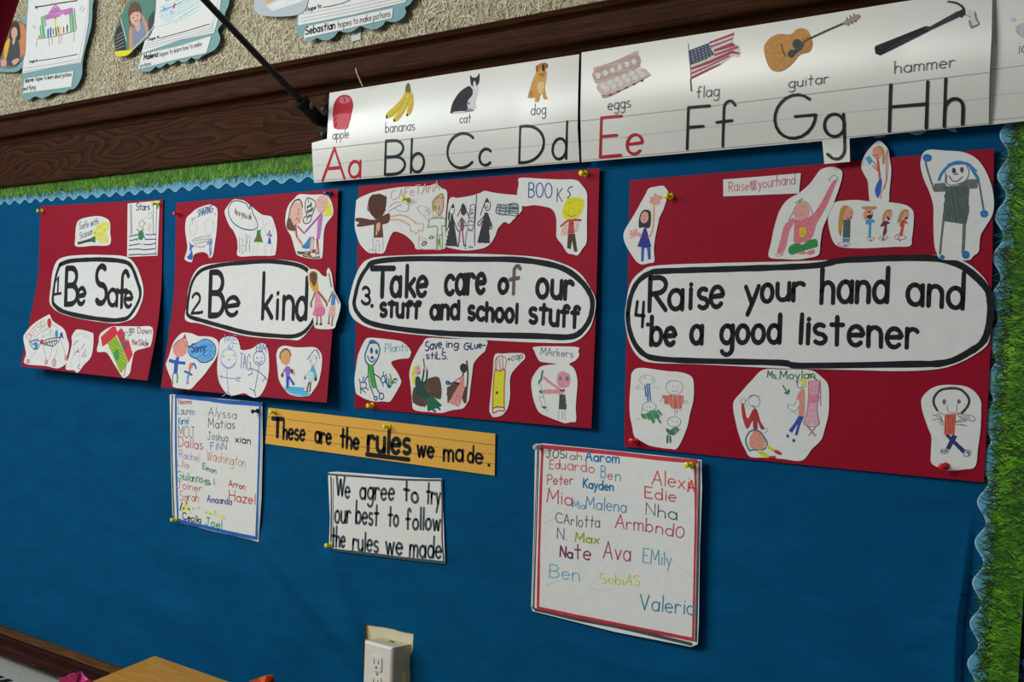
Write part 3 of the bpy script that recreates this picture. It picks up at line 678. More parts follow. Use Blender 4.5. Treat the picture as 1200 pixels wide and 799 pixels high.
c = Cut(s2, t2, 'drawing_cutout', 'white cutout with a big speech bubble and a green tree', Crop(290, 220, 7.99), "-210,235 -185,175 -150,130 -119,108 -70,112 -20,125 60,190 105,228 150,255 225,270 255,330 280,430 278,530 268,605 245,635 80,637 -82,640 -88,560 -95,480 -130,400 -165,355")
c.part('drawn_bubble').line(NAVY, 1.0, "60,250 42,195 30,160 22,200 -8,150 -70,125 -125,125 -160,160 -175,215 -160,280 -120,335 -50,380 30,395 80,385 100,360 90,310 60,250")
c.part('drawn_figures').fill(GN, "95,395 130,388 126,430 150,512 100,508 60,508 88,450", True).fill(YL, "92,515 115,515 108,542 94,540", True).fill(RD, "95,460 115,460 118,480 96,480")
c.line('#4a4a9a', 1.6, "210,405 212,450 210,520|190,445 205,430 230,450|205,480 200,520|215,480 222,520").ell('#b9babb', 112, 340, 42, 55, .5).ell('#b9babb', 205, 380, 42, 55, .5).line('#c0c1c1', .5, "70,540 50,630|160,540 165,630|180,520 175,630|240,530 230,620|90,560 100,630").line('#8d90a0', .6, "-70,460 -70,610|-55,480 -40,480 -45,520|-45,540 -20,540 -25,600 -50,610 -50,540|-10,430 -5,600|10,440 0,520|30,450 20,600|15,540 30,580")
c.part('handwriting').text('Are you ok', -115, 248, 42, 300, 56, .8, '#6a5a48', jit=.14).end()
c = Cut(s2, t2, 'drawing_cutout', 'white cutout of a fallen sad child being helped up', Crop(290, 220, 7.99), "452,590 432,520 410,450 375,390 358,330 362,260 372,205 400,145 440,105 490,62 600,65 725,66 780,110 805,190 800,260 740,340 718,430 712,560 705,640 690,662 600,664 480,635")
c.part('drawn_bench').line('#5a4632', 1.4, "470,600 520,605 560,600|480,615 540,620 600,640|520,635 580,650 640,655 680,650|640,620 660,610").fill('#7a4a2a', "565,605 590,590 600,620 570,625").fill('#7a4a2a', "605,590 640,575 640,605 610,612").line('#b98a70', .8, "640,640 680,640|560,650 620,660")
c.part('drawn_child', 'sad child with brown hair').fill(SKIN, "408,200 435,150 480,130 512,150 520,230 515,290 490,330 450,345 415,310 400,260").fill(BR, "378,300 405,285 425,330 450,370 445,405 375,385").scrib('#6a5240', .8, "378,300 410,290 450,370 445,408 375,388", 85, 1.4)
c.line(BR, 1.5, "520,180 510,135 485,110 440,130 408,190 395,260 385,310").line('#b03a44', .9, "455,300 470,287 485,305 492,330").line('#3a3a5a', 1.2, "484,205 488,210|478,238 480,245").line('#b03a44', 2.4, "455,350 460,410 470,465 515,530").line('#b03a44', 1.7, "475,360 510,400 538,428").line(SKIN, 1.6, "470,470 490,510 520,540")
c.fill('#2f7ab0', "515,545 545,520 595,455 602,500 590,565 540,570 518,562").fill(SKIN, "602,475 630,462 622,570 590,585").line('#8a3038', 1.0, "615,465 628,480")
c.part('drawn_helper', 'helper with yellow hair and purple body').fill(YL, "745,95 785,160 792,255 712,270 755,180", True).fill(SKIN, "645,165 655,110 690,75 735,78 758,115 755,170 720,225 690,240 658,210").line('#8a5a5a', .6, "672,110 676,130|720,220 690,240")
c.fill('#b06ab0', "672,262 700,240 712,250 698,360 682,480 652,480 660,330", True).line('#a050a0', 2.1, "690,250 620,330 548,412").line('#a03048', 1.6, "660,480 668,560 672,620").line('#a03048', .8, "650,480 655,540 650,610")
c.part('drawn_bubble').line('#5a4a40', 1.0, "545,150 555,110 580,95 640,130 638,180 610,260 595,310 560,335 530,322 532,285 560,255 548,210 545,150")
c.text('I', 572, 140, 576, 138, 34, .8, '#4a4238').text('will', 560, 195, 604, 172, 36, .8, '#4a4238', jit=.1).text('help', 564, 240, 620, 205, 34, .8, '#4a4238', jit=.1).text('you', 560, 290, 600, 265, 34, .8, '#4a4238', jit=.1).end()
c = Cut(s2, t2, 'drawing_cutout', 'white cutout of two children holding hands, past the poster edge', Crop(330, 300, 7.99), "252,155 265,128 310,122 350,140 395,185 432,188 430,150 436,125 450,113 475,160 488,250 500,320 540,400 560,460 540,560 520,620 490,680 340,680 312,640 303,560 300,480 275,330 258,230", lift=.0024)
c.part('drawn_girl', 'girl in pink dress with long golden hair').fill('#c8962a', "258,190 280,145 320,138 345,170 348,250 354,310 335,335 315,340 285,300 268,240").fill('#5a4030', "272,170 300,148 335,160 342,190 336,240 315,285 288,250 275,210").fill('#d98aa0', "325,335 350,330 380,420 410,490 405,555 350,560 303,555 318,440", True).fill('#d2688c', "325,490 408,480 405,555 303,557")
c.line('#8a5a38', 2.2, "320,345 300,400 283,440 284,470").line('#8a5a38', 2.6, "352,335 395,390 430,440 432,462").line('#8a5a38', 1.9, "343,560 340,600 340,625|374,560 378,600 376,628").ell(BLACKM, 338, 635, 11, 13).ell(BLACKM, 376, 638, 15, 11)
c.part('drawn_girl', 'girl in blue top and pink skirt').line(BLACKM, 1.2, "452,165 462,220 476,290").line('#8a5a38', 1.8, "490,330 470,370 450,425").line('#8a5a38', 1.4, "505,370 530,410 540,440").fill('#2f7fae', "480,362 500,345 512,380 508,460 470,460", True).fill('#e0a090', "462,465 510,465 508,570 442,565", True).line('#8a5a38', 1.9, "455,570 450,620|488,572 480,630").ell('#b02838', 450, 630, 13, 9).ell('#b02838', 480, 647, 11, 8).line('#a9abaa', .8, "492,325 520,380 545,440").end()
c = Cut(s2, t2, 'drawing_cutout', 'white cutout with a blue bubble saying sorry', Crop(190, 380, 7.99), "40,380 52,335 70,290 90,220 112,165 150,115 200,78 280,85 340,110 400,112 470,120 520,150 535,200 525,270 500,330 450,400 390,480 320,555 270,605 190,600 110,585 90,520 62,450")
c.part('drawn_children').fill('#dd8a80', "108,235 115,200 150,155 200,132 235,165 242,220 225,275 185,302 140,300 112,270").line(GN, 1.0, "105,220 130,175 190,135|225,130 240,170 245,210").fill('#b02a34', "192,135 222,85 230,135", True).line('#5a3a3a', .6, "145,200 150,212")
c.fill('#2a52a8', "135,305 165,305 160,345 222,348 222,378 155,372 148,462 110,462 118,368 65,352 72,322 130,335", True).line(GN, 1.4, "108,465 100,510 105,558").line(GN, 1.8, "145,470 148,510 143,542").fill('#d9705a', "252,410 268,360 288,365 288,405 262,430").line('#2a52a8', 2.0, "292,368 310,380 322,410").line('#2a62a8', 2.0, "215,440 250,455 282,472|262,435 252,475 240,512").line('#a58ab8', 1.8, "240,515 236,555|246,515 250,552")
c.part('drawn_bubble').fill('#7cb4da', "250,250 275,195 330,170 395,140 460,155 500,200 505,260 480,320 420,355 360,350 330,325 280,300").scrib('#3f8fce', 1.2, "255,250 280,200 395,145 495,190 502,270 470,325 400,352 340,335 280,295", 150, 2.1).scrib('#2f7cc0', .8, "380,200 470,170 495,260 420,340 360,330", 135, 3).line(NAVY, .9, "250,245 262,205 330,175 395,140 460,155 500,200 505,260 480,320 420,355 360,350 330,322 280,305 252,270 250,245").line(NAVY, 1.6, "252,210 270,208")
c.text('Sorry', 280, 260, 408, 252, 74, 1.4, '#1f3a7a', jit=.08).end()
c = Cut(s2, t2, 'drawing_cutout', 'white cutout of blue ink stick figures playing tag', Z6, "228,700 222,650 228,590 234,556 262,545 290,552 300,575 306,592 340,588 375,568 396,585 402,640 396,700 375,745 355,757 335,752 318,742 300,745 272,750 250,738")
INK = '#6f8cc0'
c.part('drawn_children').ell(INK, 262, 622, 27, 34, .7).line(BLUEINK, 1.2, "244,613 246,615|280,610 281,612|263,625 264,627").line(INK, .8, "235,635 262,654 285,638|256,658 256,690 260,735 240,752|258,735 272,752|228,683 262,690 300,692|290,685 305,690|285,697 302,700|236,678 238,690").line(INK, .8, "262,570 268,590|258,580 268,592 277,578")
c.ell(BLUEINK, 368, 620, 20, 24, .8).line(BLUEINK, 1.2, "360,618 361,621|377,618 378,620").line(BLUEINK, .8, "358,632 368,637 378,630|368,645 365,665 352,735|365,666 340,655|366,666 392,690|345,665 335,655|345,672 330,680|385,682 398,700|388,688 380,702|352,735 335,725|352,735 356,752")
c.part('handwriting').text('ME', 250, 567, 292, 572, 30, .7, INK, jit=.2).text('TAG', 300, 652, 338, 662, 52, .8, '#5a78b4', jit=.1).text('HIM', 358, 598, 392, 600, 30, .8, '#5a78b4', jit=.2).end()
c = Cut(s2, t2, 'drawing_cutout', 'white cutout of two children at a blue puddle', Crop(290, 390, 8.88), "305,240 312,200 330,160 390,133 500,150 600,150 705,150 760,195 780,250 778,330 768,410 740,520 690,600 655,645 620,658 540,664 480,650 430,630 370,560 330,480 318,380")
c.part('drawn_puddle').fill('#6cb6d6', "385,575 430,560 520,562 600,570 590,600 640,615 660,635 600,660 520,655 440,625").scrib('#3a96c4', 1.2, "390,575 440,560 580,572 600,600 650,620 600,655 500,640 420,600", 8, 2.6)
c.part('drawn_child', 'child with brown hair in purple shirt').fill('#c9985e', "345,240 360,195 400,172 440,195 455,250 440,310 405,335 370,320 350,290").line('#6a4428', 1.6, "345,265 345,220 375,180 405,168 440,190 455,235").fill('#8a5ab0', "405,350 430,345 455,375 440,440 405,445 400,400 380,420 370,410 395,365").line('#8a5ab0', 1.6, "430,355 460,385").fill('#2a4ab0', "408,445 445,445 470,490 490,515 470,530 440,480 435,555 408,560", True).ell('#4a4a50', 368, 440, 15, 22).ell('#4a4a50', 468, 400, 15, 26).ell('#c9985e', 488, 415, 10, 28).ell('#1f5a3a', 422, 562, 16, 10).ell('#1f5a3a', 485, 532, 14, 13)
c.part('drawn_child', 'crying child in pale blue dress').line('#6a6c6e', .9, "625,280 660,230 705,178 740,200 755,265|720,180 745,220 752,250").line(PEN, .5, "655,240 658,310 690,335 720,310 725,240").line('#4a78b0', .9, "680,260 681,266|715,240 716,255|716,262 715,272|668,290 670,295|690,232 692,236").fill('#4aa0c4', "660,400 675,345 695,345 720,420 728,460 700,450 690,410").fill('#a9c8d4', "640,440 680,420 690,470 670,520 635,515").ell('#56605a', 605, 465, 12, 22).ell('#3f4a44', 714, 478, 15, 26).line('#a9b4b8', 1.2, "655,400 620,440 606,460").line('#6a4a40', 2.0, "645,520 630,570 628,605|662,520 658,570 655,605").end()

# ---- 3 Take care of our stuff and school stuff
s3, t3 = poster('red poster on caring for our stuff, third of the four posters', [(420, 218), (702, 197), (693, 502), (415, 477)],
    "420.5,218 560,208 702.5,197 700,300 697.5,390 693,502 555,490.5 415.5,477.5 417,390 418.8,297.5", .0052, lambda u, v: .007*u**3+.004*v*v*u)
Z7 = Crop(405, 190, 4)
c = label_oval(s3, t3, Z7, "20,640 40,560 70,490 110,455 200,440 500,430 700,432 900,445 1020,475 1100,520 1150,590 1175,650 1165,730 1140,790 1080,840 980,848 700,836 400,815 150,785 60,750 25,710 18,670",
    "45,640 65,560 100,500 140,468 300,453 600,455 800,457 950,477 1040,507 1110,562 1150,620 1160,670 1145,740 1100,800 1040,820 900,815 600,808 400,797 200,773 100,745 55,700 43,665", 5.0, 'long white oval lettered 3 Take care of our stuff')
c.part('lettering').text('T', 122, 628, 225, 628, 130, 5.2, BLK).text('a', 216, 628, 258, 626, 125, 4.8, BLK, xh=.68).text('k', 288, 628, 326, 626, 140, 4.8, BLK, xh=.55).text('e', 338, 628, 382, 624, 128, 4.6, BLK, xh=.68)
c.part('lettering').text('care', 470, 618, 655, 612, 125, 4.9, BLK, xh=.68, jit=.03).text('o', 722, 612, 760, 610, 90, 4.8, BLK, xh=.68).text('f', 772, 620, 818, 612, 128, 4.4, flat('#5d544a', rough=.6)).text('our', 900, 632, 1066, 640, 112, 4.9, BLK, xh=.72, jit=.03)
c.part('lettering').text('3', 80, 662, 116, 668, 78, 3.0, BLK).text('.', 120, 676, 128, 676, 80, 3.6, BLK)
c.part('lettering').text('stuff', 166, 720, 350, 728, 70, 4.3, BLK, xh=.84, jit=.03).text('and', 403, 733, 532, 733, 78, 4.4, BLK, xh=.78, jit=.03).text('school', 578, 736, 804, 750, 82, 4.3, BLK, xh=.7, jit=.03).text('stuff', 864, 750, 1096, 774, 92, 4.5, BLK, xh=.72, jit=.03).end()
c = Cut(s3, t3, 'drawing_cutout', 'white cutout of two children in a cafeteria', Crop(412, 210, 7.99), "45,235 62,185 180,130 300,100 480,72 720,62 790,42 850,85 900,128 885,350 882,500 885,630 860,655 800,662 700,655 610,655 590,610 550,560 490,515 410,490 375,520 345,590 305,688 230,692 165,688 110,640 75,590 45,500 33,420")
c.part('drawn_child', 'child scribbled in dark brown').fill('#5a3020', "160,230 180,160 235,140 285,140 330,180 325,260 305,320 270,370 230,365 180,320").scrib('#472416', 1.4, "150,290 165,200 200,145 330,160 325,290 270,370 220,365 165,300", 70, 1.9).fill('#5a3020', "45,365 100,362 220,380 320,330 362,325 355,400 290,425 215,425 90,445 50,435 75,405 42,392")
c.fill('#5a3020', "215,400 290,400 302,545 212,548", True).fill('#d99a84', "238,420 270,405 272,460 245,520 230,520 235,470").line('#3a1c10', 1.2, "250,480 250,510").line(PEN, .6, "205,555 205,680|300,550 298,660|235,600 230,690|265,600 265,680|240,580 250,570 262,585|170,665 200,660 230,668")
c.part('drawn_child', 'child with red hair and green outline').fill('#d9a294', "775,210 800,180 840,165 862,190 862,250 845,310 815,335 790,310 772,260").line('#b08a3a', 2.0, "770,290 765,220 800,170 850,140 865,180").line('#5a8a3a', 1.0, "775,300 772,220 800,180 862,165|862,170 865,240 850,310 820,350").ell('#5a8a3a', 790, 262, 8, 22).ell('#5a8a3a', 825, 270, 7, 20).line('#c05050', .6, "800,325 815,335 830,322")
c.line('#5a9a3a', .9, "735,368 722,440 720,450 805,442 808,520 850,515 850,440 880,435 870,365 735,368|808,520 810,660|855,515 855,655|830,540 835,650").scrib('#5a9a3a', 1.1, "812,565 830,560 832,615 815,615", 80).line('#5a9a3a', .9, "790,340 800,370|850,340 835,370")
c.part('drawn_table').line('#dba090', 1.6, "370,350 440,335 510,345 570,380 605,410|370,380 440,378 500,400 550,435").line('#dba090', .8, "555,450 560,490 590,490 600,510 630,490 640,470 665,490 680,430 660,415 620,420 605,410|640,520 645,645 800,655|795,520 800,650|650,545 700,560 690,580 655,570").line(BLACKM, 1.0, "665,615 670,595 690,590 705,598 690,615 665,618|690,592 708,592").line(GN, .9, "735,545 760,530 765,555 735,555 735,545|765,545 775,545").line(PEN, .6, "360,260 400,225 450,215 500,222 540,250 520,300 440,295 400,270|350,305 400,270 470,235|450,240 470,255")
c.line('#e0b0a4', .9, "620,270 640,250 700,260 750,300 770,350 720,380 680,345 640,310 620,270").line(PEN, .5, "680,290 720,310 740,340|690,330 720,345|700,270 740,320")
c.part('handwriting').text('CAFeTAriA', 372, 195, 828, 100, 88, .9, '#e2a8a2', jit=.08).end()
c = Cut(s3, t3, 'drawing_cutout', 'white cutout of three ladies in black dresses', Crop(515, 210, 8.88), "108,210 200,195 320,175 395,155 440,138 480,122 560,138 640,150 740,160 825,170 845,210 860,265 862,325 820,375 770,425 730,462 685,445 650,470 610,520 585,590 540,665 480,710 400,730 290,742 180,730 70,700 65,660 80,480", lift=.0014)
c.part('drawn_lady', 'lady in a long black dress beside the left edge').fill(BLACKM, "120,300 150,245 165,300", True).line(BLACKM, .8, "115,310 110,350 130,368 155,350 162,310").fill(BLACKM, "100,340 115,345 110,420 95,420").fill('#3a3d3e', "128,370 145,370 165,500 195,700 70,690 100,560", True).line(BLACKM, 1.2, "130,420 110,470 80,530|150,420 185,510 205,545|110,420 100,480").scrib('#1f2122', .9, "128,370 145,370 200,700 65,690", 80, 2)
c.part('drawn_lady', 'lady with pink legs').fill('#4a3228', "230,300 280,295 285,340 260,378 232,360").fill(BLACKM, "225,295 250,245 282,290", True).line(BLACKM, 1.0, "225,310 195,385|275,310 312,385").fill('#6a5a58', "230,400 245,400 262,460 255,530 225,530 222,470").line('#4a3c3a', .9, "225,420 200,470 215,490|258,420 285,480 265,485").line('#a04a90', 1.8, "220,535 212,600 210,650|245,535 250,600 255,645").line(BLACKM, 1.3, "208,650 200,700|258,650 262,690 280,685")
c.part('drawn_lady', 'lady in a long black dress in the middle').line(BLACKM, .9, "478,290 475,250 500,235 530,245 535,285 520,320 495,325 478,290").fill(BLACKM, "470,250 500,190 530,245 500,230", True).line(BLACKM, 1.0, "475,250 450,320 432,375").line('#c04a4a', .7, "485,285 500,300 512,285|500,265 505,285").fill('#3a3d3e', "475,350 510,350 545,480 520,520 530,665 400,660 440,500", True).scrib('#1f2122', 1.0, "480,350 510,350 530,660 405,660", 80, 2.1).line(BLACKM, .9, "475,380 410,450 408,475 425,480 450,430|515,380 550,480 545,515 525,515 520,490")
c.part('drawn_shelves').line(BLACKM, .9, "392,165 385,300 372,500 372,690").line('#5a6468', .7, "330,270 300,500 320,520 355,510 375,280 330,270|325,310 365,320|320,350 360,360|315,400 360,400|310,440 355,440|305,480 350,480|330,330 350,345 330,370|325,420 350,440|275,725 290,545 350,545|310,700 350,710 345,700|330,700 320,720")
c.line('#4a5860', .9, "612,262 592,340 640,368 740,372 815,375 820,265 770,252 700,268 612,262|605,290 700,300 815,300|600,320 700,330 815,335|640,262 630,360|700,268 690,368|735,260 730,370").scrib('#6d8088', .8, "612,265 740,262 735,370 595,345", 10, 2.6).scrib('#3a4a54', .9, "735,260 815,262 818,372 735,370", 5, 2.2).end()
c = Cut(s3, t3, 'drawing_cutout', 'white cutout lettered BOOKS with a yellow head', Crop(600, 195, 7.264), "72,98 250,105 400,112 545,115 600,160 640,220 645,300 642,480 640,640 605,700 565,755 520,748 475,735 430,665 385,605 383,540 382,450 365,390 330,355 290,345 200,330 85,335 50,245 62,150", lift=.0016)
c.part('drawn_child').fill(YL, "432,400 445,330 480,270 540,262 605,275 620,310 605,380 570,430 520,445 455,445").scrib('#d0c010', 1.2, "435,400 480,270 610,280 600,385 520,445 450,440", 70, 2.4).line('#8a7a20', .8, "485,310 498,312|570,295 578,298|455,400 458,395|575,385 580,390|480,410 510,428 545,412")
c.fill('#b03a34', "490,452 530,450 535,570 480,572", True).line('#b03a34', 2.0, "490,455 455,480 420,510").line('#b03a34', 2.4, "530,455 590,458").scrib('#d9a080', 1.3, "440,500 480,490 480,580 415,592", 60, 2.4).scrib('#dba890', 1.2, "535,475 575,475 570,560 530,560", 80, 2.6).fill('#4a3326', "482,575 540,572 562,725 535,725 515,625 505,705 475,695", True)
c.part('handwriting').text('BOO', 146, 262, 345, 266, 118, 1.2, '#2f4f9a', jit=.05).text('K', 388, 300, 432, 298, 112, 1.0, '#44506a').line('#2f4f9a', 1.2, "520,172 495,180 480,205 495,225 500,245 478,268").end()
c = Cut(s3, t3, 'drawing_cutout', 'white cutout of a blue outlined child holding plants', Crop(412, 390, 8.875), "150,68 210,50 400,68 510,85 560,115 600,155 622,195 620,220 600,262 540,268 470,280 420,300 425,335 470,395 505,460 520,515 490,580 440,665 400,715 330,712 250,715 160,692 90,655 50,620 35,480 50,370 70,240 105,150")
DB = '#25608a'
c.part('drawn_child').line(DB, 1.9, "185,120 150,210 148,280 175,325 215,340 250,310 285,240 298,170 280,120").fill(DB, "185,115 200,75 250,80 300,130 250,112").ell(DB, 212, 185, 16, 34).ell(DB, 265, 195, 14, 28).ell(DB, 218, 258, 18, 18).line(DB, 1.3, "172,240 190,285 225,300 250,270").fill('#4aa02a', "182,340 225,340 240,450 255,565 215,565 190,450").scrib('#3a8a22', 1.0, "182,340 225,340 255,565 215,565", 80, 2.4).line(DB, 1.4, "178,330 180,450 200,570|228,345 240,450 265,570|180,440 150,480 140,510|245,430 290,460 310,490|205,570 240,660|260,570 300,635")
c.line(DB, 1.2, "95,515 155,520 150,570 100,575|85,480 95,530 100,630|120,500 130,455|95,575 150,620|150,570 180,590|310,490 325,450 345,455 355,500 325,520 310,490|330,450 340,405|345,455 370,430|330,520 335,555|350,500 370,530").ell(DB, 256, 680, 16, 18, 1.4).ell(DB, 315, 658, 24, 32, 1.4)
c.fill(DB, "375,540 420,540 408,572 382,570").line(DB, 1.5, "380,540 365,490 372,460|395,540 390,480").line('#3f8a3a', 1.4, "410,520 415,480 405,430|420,530 440,490 475,480|425,530 450,510 465,520").line(DB, 1.2, "430,510 450,475 478,490")
c.part('handwriting').text('Plants', 352, 200, 590, 185, 88, 1.1, '#8fb6c4', jit=.05).end()
c = Cut(s3, t3, 'drawing_cutout', 'white cutout on saving glue sticks, two seated figures', Crop(475, 390, 7.99), "215,48 400,55 600,58 765,72 757,145 745,175 700,215 645,285 630,380 612,520 600,620 575,670 540,708 450,722 390,738 340,750 240,742 150,735 80,715 68,650 58,550 48,450 42,370 70,270 120,170 165,100")
c.part('drawn_child', 'yellow haired figure in dark green').fill('#5a4638', "215,430 322,420 340,610 240,600 190,690 75,650 80,520 120,500").scrib('#4a382c', 1.3, "215,430 322,420 340,620 260,610", 80, 2.2).scrib('#4a382c', 1.3, "75,540 150,580 190,700 75,650", 50, 2.2).fill(YL, "80,480 65,400 75,330 110,300 140,305 100,330 90,400 95,480").fill('#dba09a', "95,330 130,310 145,350 140,385 115,400 95,380").fill('#22443c', "100,420 135,410 165,480 215,560 260,600 200,620 120,580 100,500").line('#22443c', 2.3, "160,470 175,380 180,340").line('#22443c', 2.4, "190,480 205,420 208,350").fill('#dba09a', "180,340 195,315 215,330 210,350 190,355").line(GN, 1.7, "183,320 175,245").fill('#1f6a48', "200,620 260,590 350,680 215,735", True).scrib('#185a3c', 1.2, "205,620 260,595 345,685 220,730", 60, 2.2).line('#2a2a70', 2.0, "262,720 285,735|310,700 328,715").line(BLACKM, .8, "125,325 130,330|128,375 142,370")
c.part('drawn_child', 'dark haired figure in pink with blue scissors').fill('#3a2a26', "518,310 545,285 575,300 580,350 555,375 525,355").line('#4a382c', 2.0, "580,265 590,400 570,640").fill('#5a4638', "395,510 450,480 520,480 470,560 400,660", True).scrib('#4a382c', 1.2, "392,515 480,480 510,490 400,655", 100, 2.6).fill('#4a382c', "540,560 580,500 575,650 545,640").fill('#d9908c', "530,400 550,410 560,520 520,660 500,690 415,655 440,600 500,500", True).scrib('#b05050', .7, "530,400 555,420 550,560 500,690 415,655", 70, 3.4).line('#d9706a', 1.2, "540,405 500,430 465,455").line('#3a2a26', 2.2, "455,465 480,470 510,475").line('#2f3f90', 1.6, "395,455 410,455 415,475 395,478 388,462 395,455").line('#2f3f90', 2.4, "415,470 445,478").line('#3a2a26', 1.6, "545,375 545,400")
c.part('handwriting').text('Save', 190, 168, 345, 138, 88, 1.2, NAVY, jit=.06).line(NAVY, 1.1, "360,145 350,170").text('ing', 388, 135, 500, 135, 70, 1.2, NAVY, jit=.04).text('GLue-', 555, 160, 752, 132, 62, 1.2, NAVY, jit=.05).text("stiLS.", 200, 240, 400, 246, 66, 1.1, NAVY, jit=.05).end()
c = Cut(s3, t3, 'drawing_cutout', 'tall white cutout of a yellow marker', Crop(565, 395, 7.26), "110,152 180,140 270,135 355,140 368,178 335,215 275,280 252,315 240,370 241,500 225,590 205,630 165,668 100,680 75,650 65,620 75,500 95,300")
c.part('drawn_marker').fill('#e2cf18', "112,285 150,290 198,280 190,400 192,600 92,605 98,440", True).scrib('#ecd93a', 1.2, "115,290 195,285 190,600 95,600", 40, 3.4).line('#b04038', .8, "112,285 115,220 125,180 160,160 195,170 210,200 198,280|150,185 158,285|178,170 180,280|130,180 125,280").line('#b04038', 1.2, "98,440 112,285 150,290 198,280 192,420 192,600|92,605 98,440|92,605 140,592 192,600|95,605 98,645 145,625 192,625 192,600").ell('#b02820', 130, 472, 11, 13)
c.part('handwriting').text('<cap', 222, 205, 348, 178, 56, .8, '#55595a', jit=.05).end()
c = Cut(s3, t3, 'drawing_cutout', 'white cutout lettered MARKERS with a pink figure', Crop(565, 395, 7.26), "445,82 620,78 815,85 822,120 828,158 795,200 745,228 780,260 805,315 815,390 808,480 800,600 802,712 760,722 710,732 660,715 580,685 490,640 450,560 430,480 422,390 438,330 490,260 540,240 640,228 560,218 495,205 465,160 450,120")
c.part('drawn_child').fill('#d98a8e', "640,340 650,310 685,290 720,300 750,320 755,370 740,415 700,432 660,420 640,380").line('#d98a8e', 3.0, "660,440 600,400 530,345").line('#d98a8e', 4.4, "690,465 620,462 530,465").ell('#4a70a8', 668, 350, 11, 20).ell('#4a70a8', 728, 352, 15, 20).fill('#4a5250', "662,485 712,490 722,615 655,612", True).scrib('#23282c', .9, "662,485 712,490 722,615 655,612", 80, 2.6).line(BLACKM, 1.2, "668,440 680,455 700,445|670,455 705,455").line(PEN, .6, "660,620 650,700|705,620 710,705|680,625 690,660 680,700")
c.part('drawn_markers').line('#2f7a4a', 2.4, "518,290 505,365").fill('#2f7a4a', "488,360 500,380 480,405").fill('#2f7a4a', "485,460 505,450 518,465 505,480").fill('#2f7a4a', "510,595 535,585 555,597 535,610").line(PEN, .6, "500,400 520,490 545,570|490,500 515,600|500,510 525,505|540,610 560,630").end()
c.part('handwriting').text('MArkers', 502, 150, 775, 172, 62, .9, '#7a7f80', jit=.05).end()

# ---- 4 Raise your hand and be a good listener
s4, t4 = poster('red poster on raising your hand, fourth and nearest the right border', [(738, 211), (1165, 174), (1153, 565), (731, 523)],
    "738,211.3 950,193 1164.9,174 1163,290 1161.4,395 1153,565 940,544.5 731.4,523.3 733.5,420 736,315", .0075, lambda u, v: .004*u**3)
LZ = Crop(720, 290, 3.073); RZ = Crop(940, 290, 2.854)
c = label_oval(s4, t4, Crop(0, 0, 1), "734.6,355 739.5,332 752.5,317.7 772,311 850,308 928,306.3 980,304.3 1045,299.8 1097.7,298.8 1129,305.8 1150,321.5 1161,339 1163,360 1160.7,395 1150,411 1111.7,430 1062.6,434.7 1000,433.5 940,432 915,431.6 817.6,426.7 765.5,425 749,418.5 738,400.6 733,374.6",
    "736.3,368 739.5,348.6 747.7,330.7 762.3,320 778.6,317.7 850,315.4 928,312.8 964,310.2 992.6,304.7 1087,302.3 1122,309.3 1143,323.3 1157.2,339 1160.7,353 1160.7,374 1153.7,398.6 1136.2,412.6 1108.2,424.9 1062.6,426.7 940,428.4 915,425 817.6,422.8 772,420.2 755.8,415.3 744.4,402.3 737.9,384.4", 6.0, 'longest white oval lettered 4 Raise your hand')
c.crop = LZ
c.part('lettering').text('R', 128, 228, 186, 224, 118, 5.0, BLK).text('a', 198, 222, 246, 222, 110, 4.8, BLK, xh=.62).text('i', 272, 218, 276, 218, 100, 4.8, BLK, xh=.68).text('s', 303, 218, 337, 218, 105, 4.8, BLK, xh=.66).text('e', 348, 216, 392, 212, 110, 4.8, BLK, xh=.66)
c.part('lettering').text('y', 474, 205, 520, 202, 92, 4.8, BLK, xh=.68).text('o', 532, 196, 570, 194, 90, 4.8, BLK, xh=.68).text('u', 588, 190, 630, 188, 90, 4.8, BLK, xh=.66).text('r', 646, 190, 682, 186, 90, 4.8, BLK, xh=.66)
c.part('lettering').text('4', 74, 282, 108, 286, 88, 3.4, BLK).text('.', 118, 280, 124, 280, 90, 4.2, BLK)
c.part('lettering').text('be', 134, 350, 220, 350, 100, 4.9, BLK, xh=.6).text('a', 278, 345, 316, 345, 100, 4.9, BLK, xh=.62).text('good', 386, 344, 596, 342, 100, 4.9, BLK, xh=.62)
c.crop = RZ
c.part('lettering').text('hand', 66, 184, 285, 182, 112, 5.0, BLK, xh=.6, jit=.02).text('and', 354, 188, 538, 204, 120, 5.0, BLK, xh=.56, jit=.02).text('listener', -8, 318, 385, 336, 95, 4.9, BLK, xh=.66, jit=.02).end()
c = Cut(s4, t4, 'drawing_cutout', 'white cutout of a child with black hair waving', Crop(725, 210, 7.99), "285,88 340,72 415,62 450,90 468,130 450,200 420,290 388,355 370,430 345,550 333,660 338,770 290,785 225,798 170,770 120,700 70,615 50,550 55,490 100,410 150,330 200,240 250,150", lift=.0012)
c.part('drawn_child').fill(BLACKM, "195,455 193,380 215,310 250,285 295,295 308,340 300,440 270,460 230,450").fill('#d9988c', "208,370 222,320 250,302 278,320 282,370 262,405 225,410").fill('#2f2f86', "240,458 262,458 310,630 255,645 180,630", True).fill('#2f5aa0', "215,640 245,640 238,765 215,775", True).fill('#2f5aa0', "268,640 302,630 305,745 280,755", True)
c.line('#d9988c', 2.3, "335,250 332,350 325,450 305,520 285,540").fill('#d9988c', "320,235 290,215 300,190 295,165 325,165 345,130 365,150 400,155 420,175 390,195 395,225 360,240").fill('#d9988c', "210,505 215,545 170,530 140,545 105,555 125,530 95,515 120,500 105,475 140,485 155,465 185,470 175,495").line('#a0605a', .5, "240,330 250,350 240,385").end()
c = Cut(s4, t4, 'drawing_cutout', 'white strip lettered Raise your hand in pink', Crop(720, 150, 4.438), "568,268 770,252 972,235 962,340 770,348 569,356", sharp=True, lift=.0014)
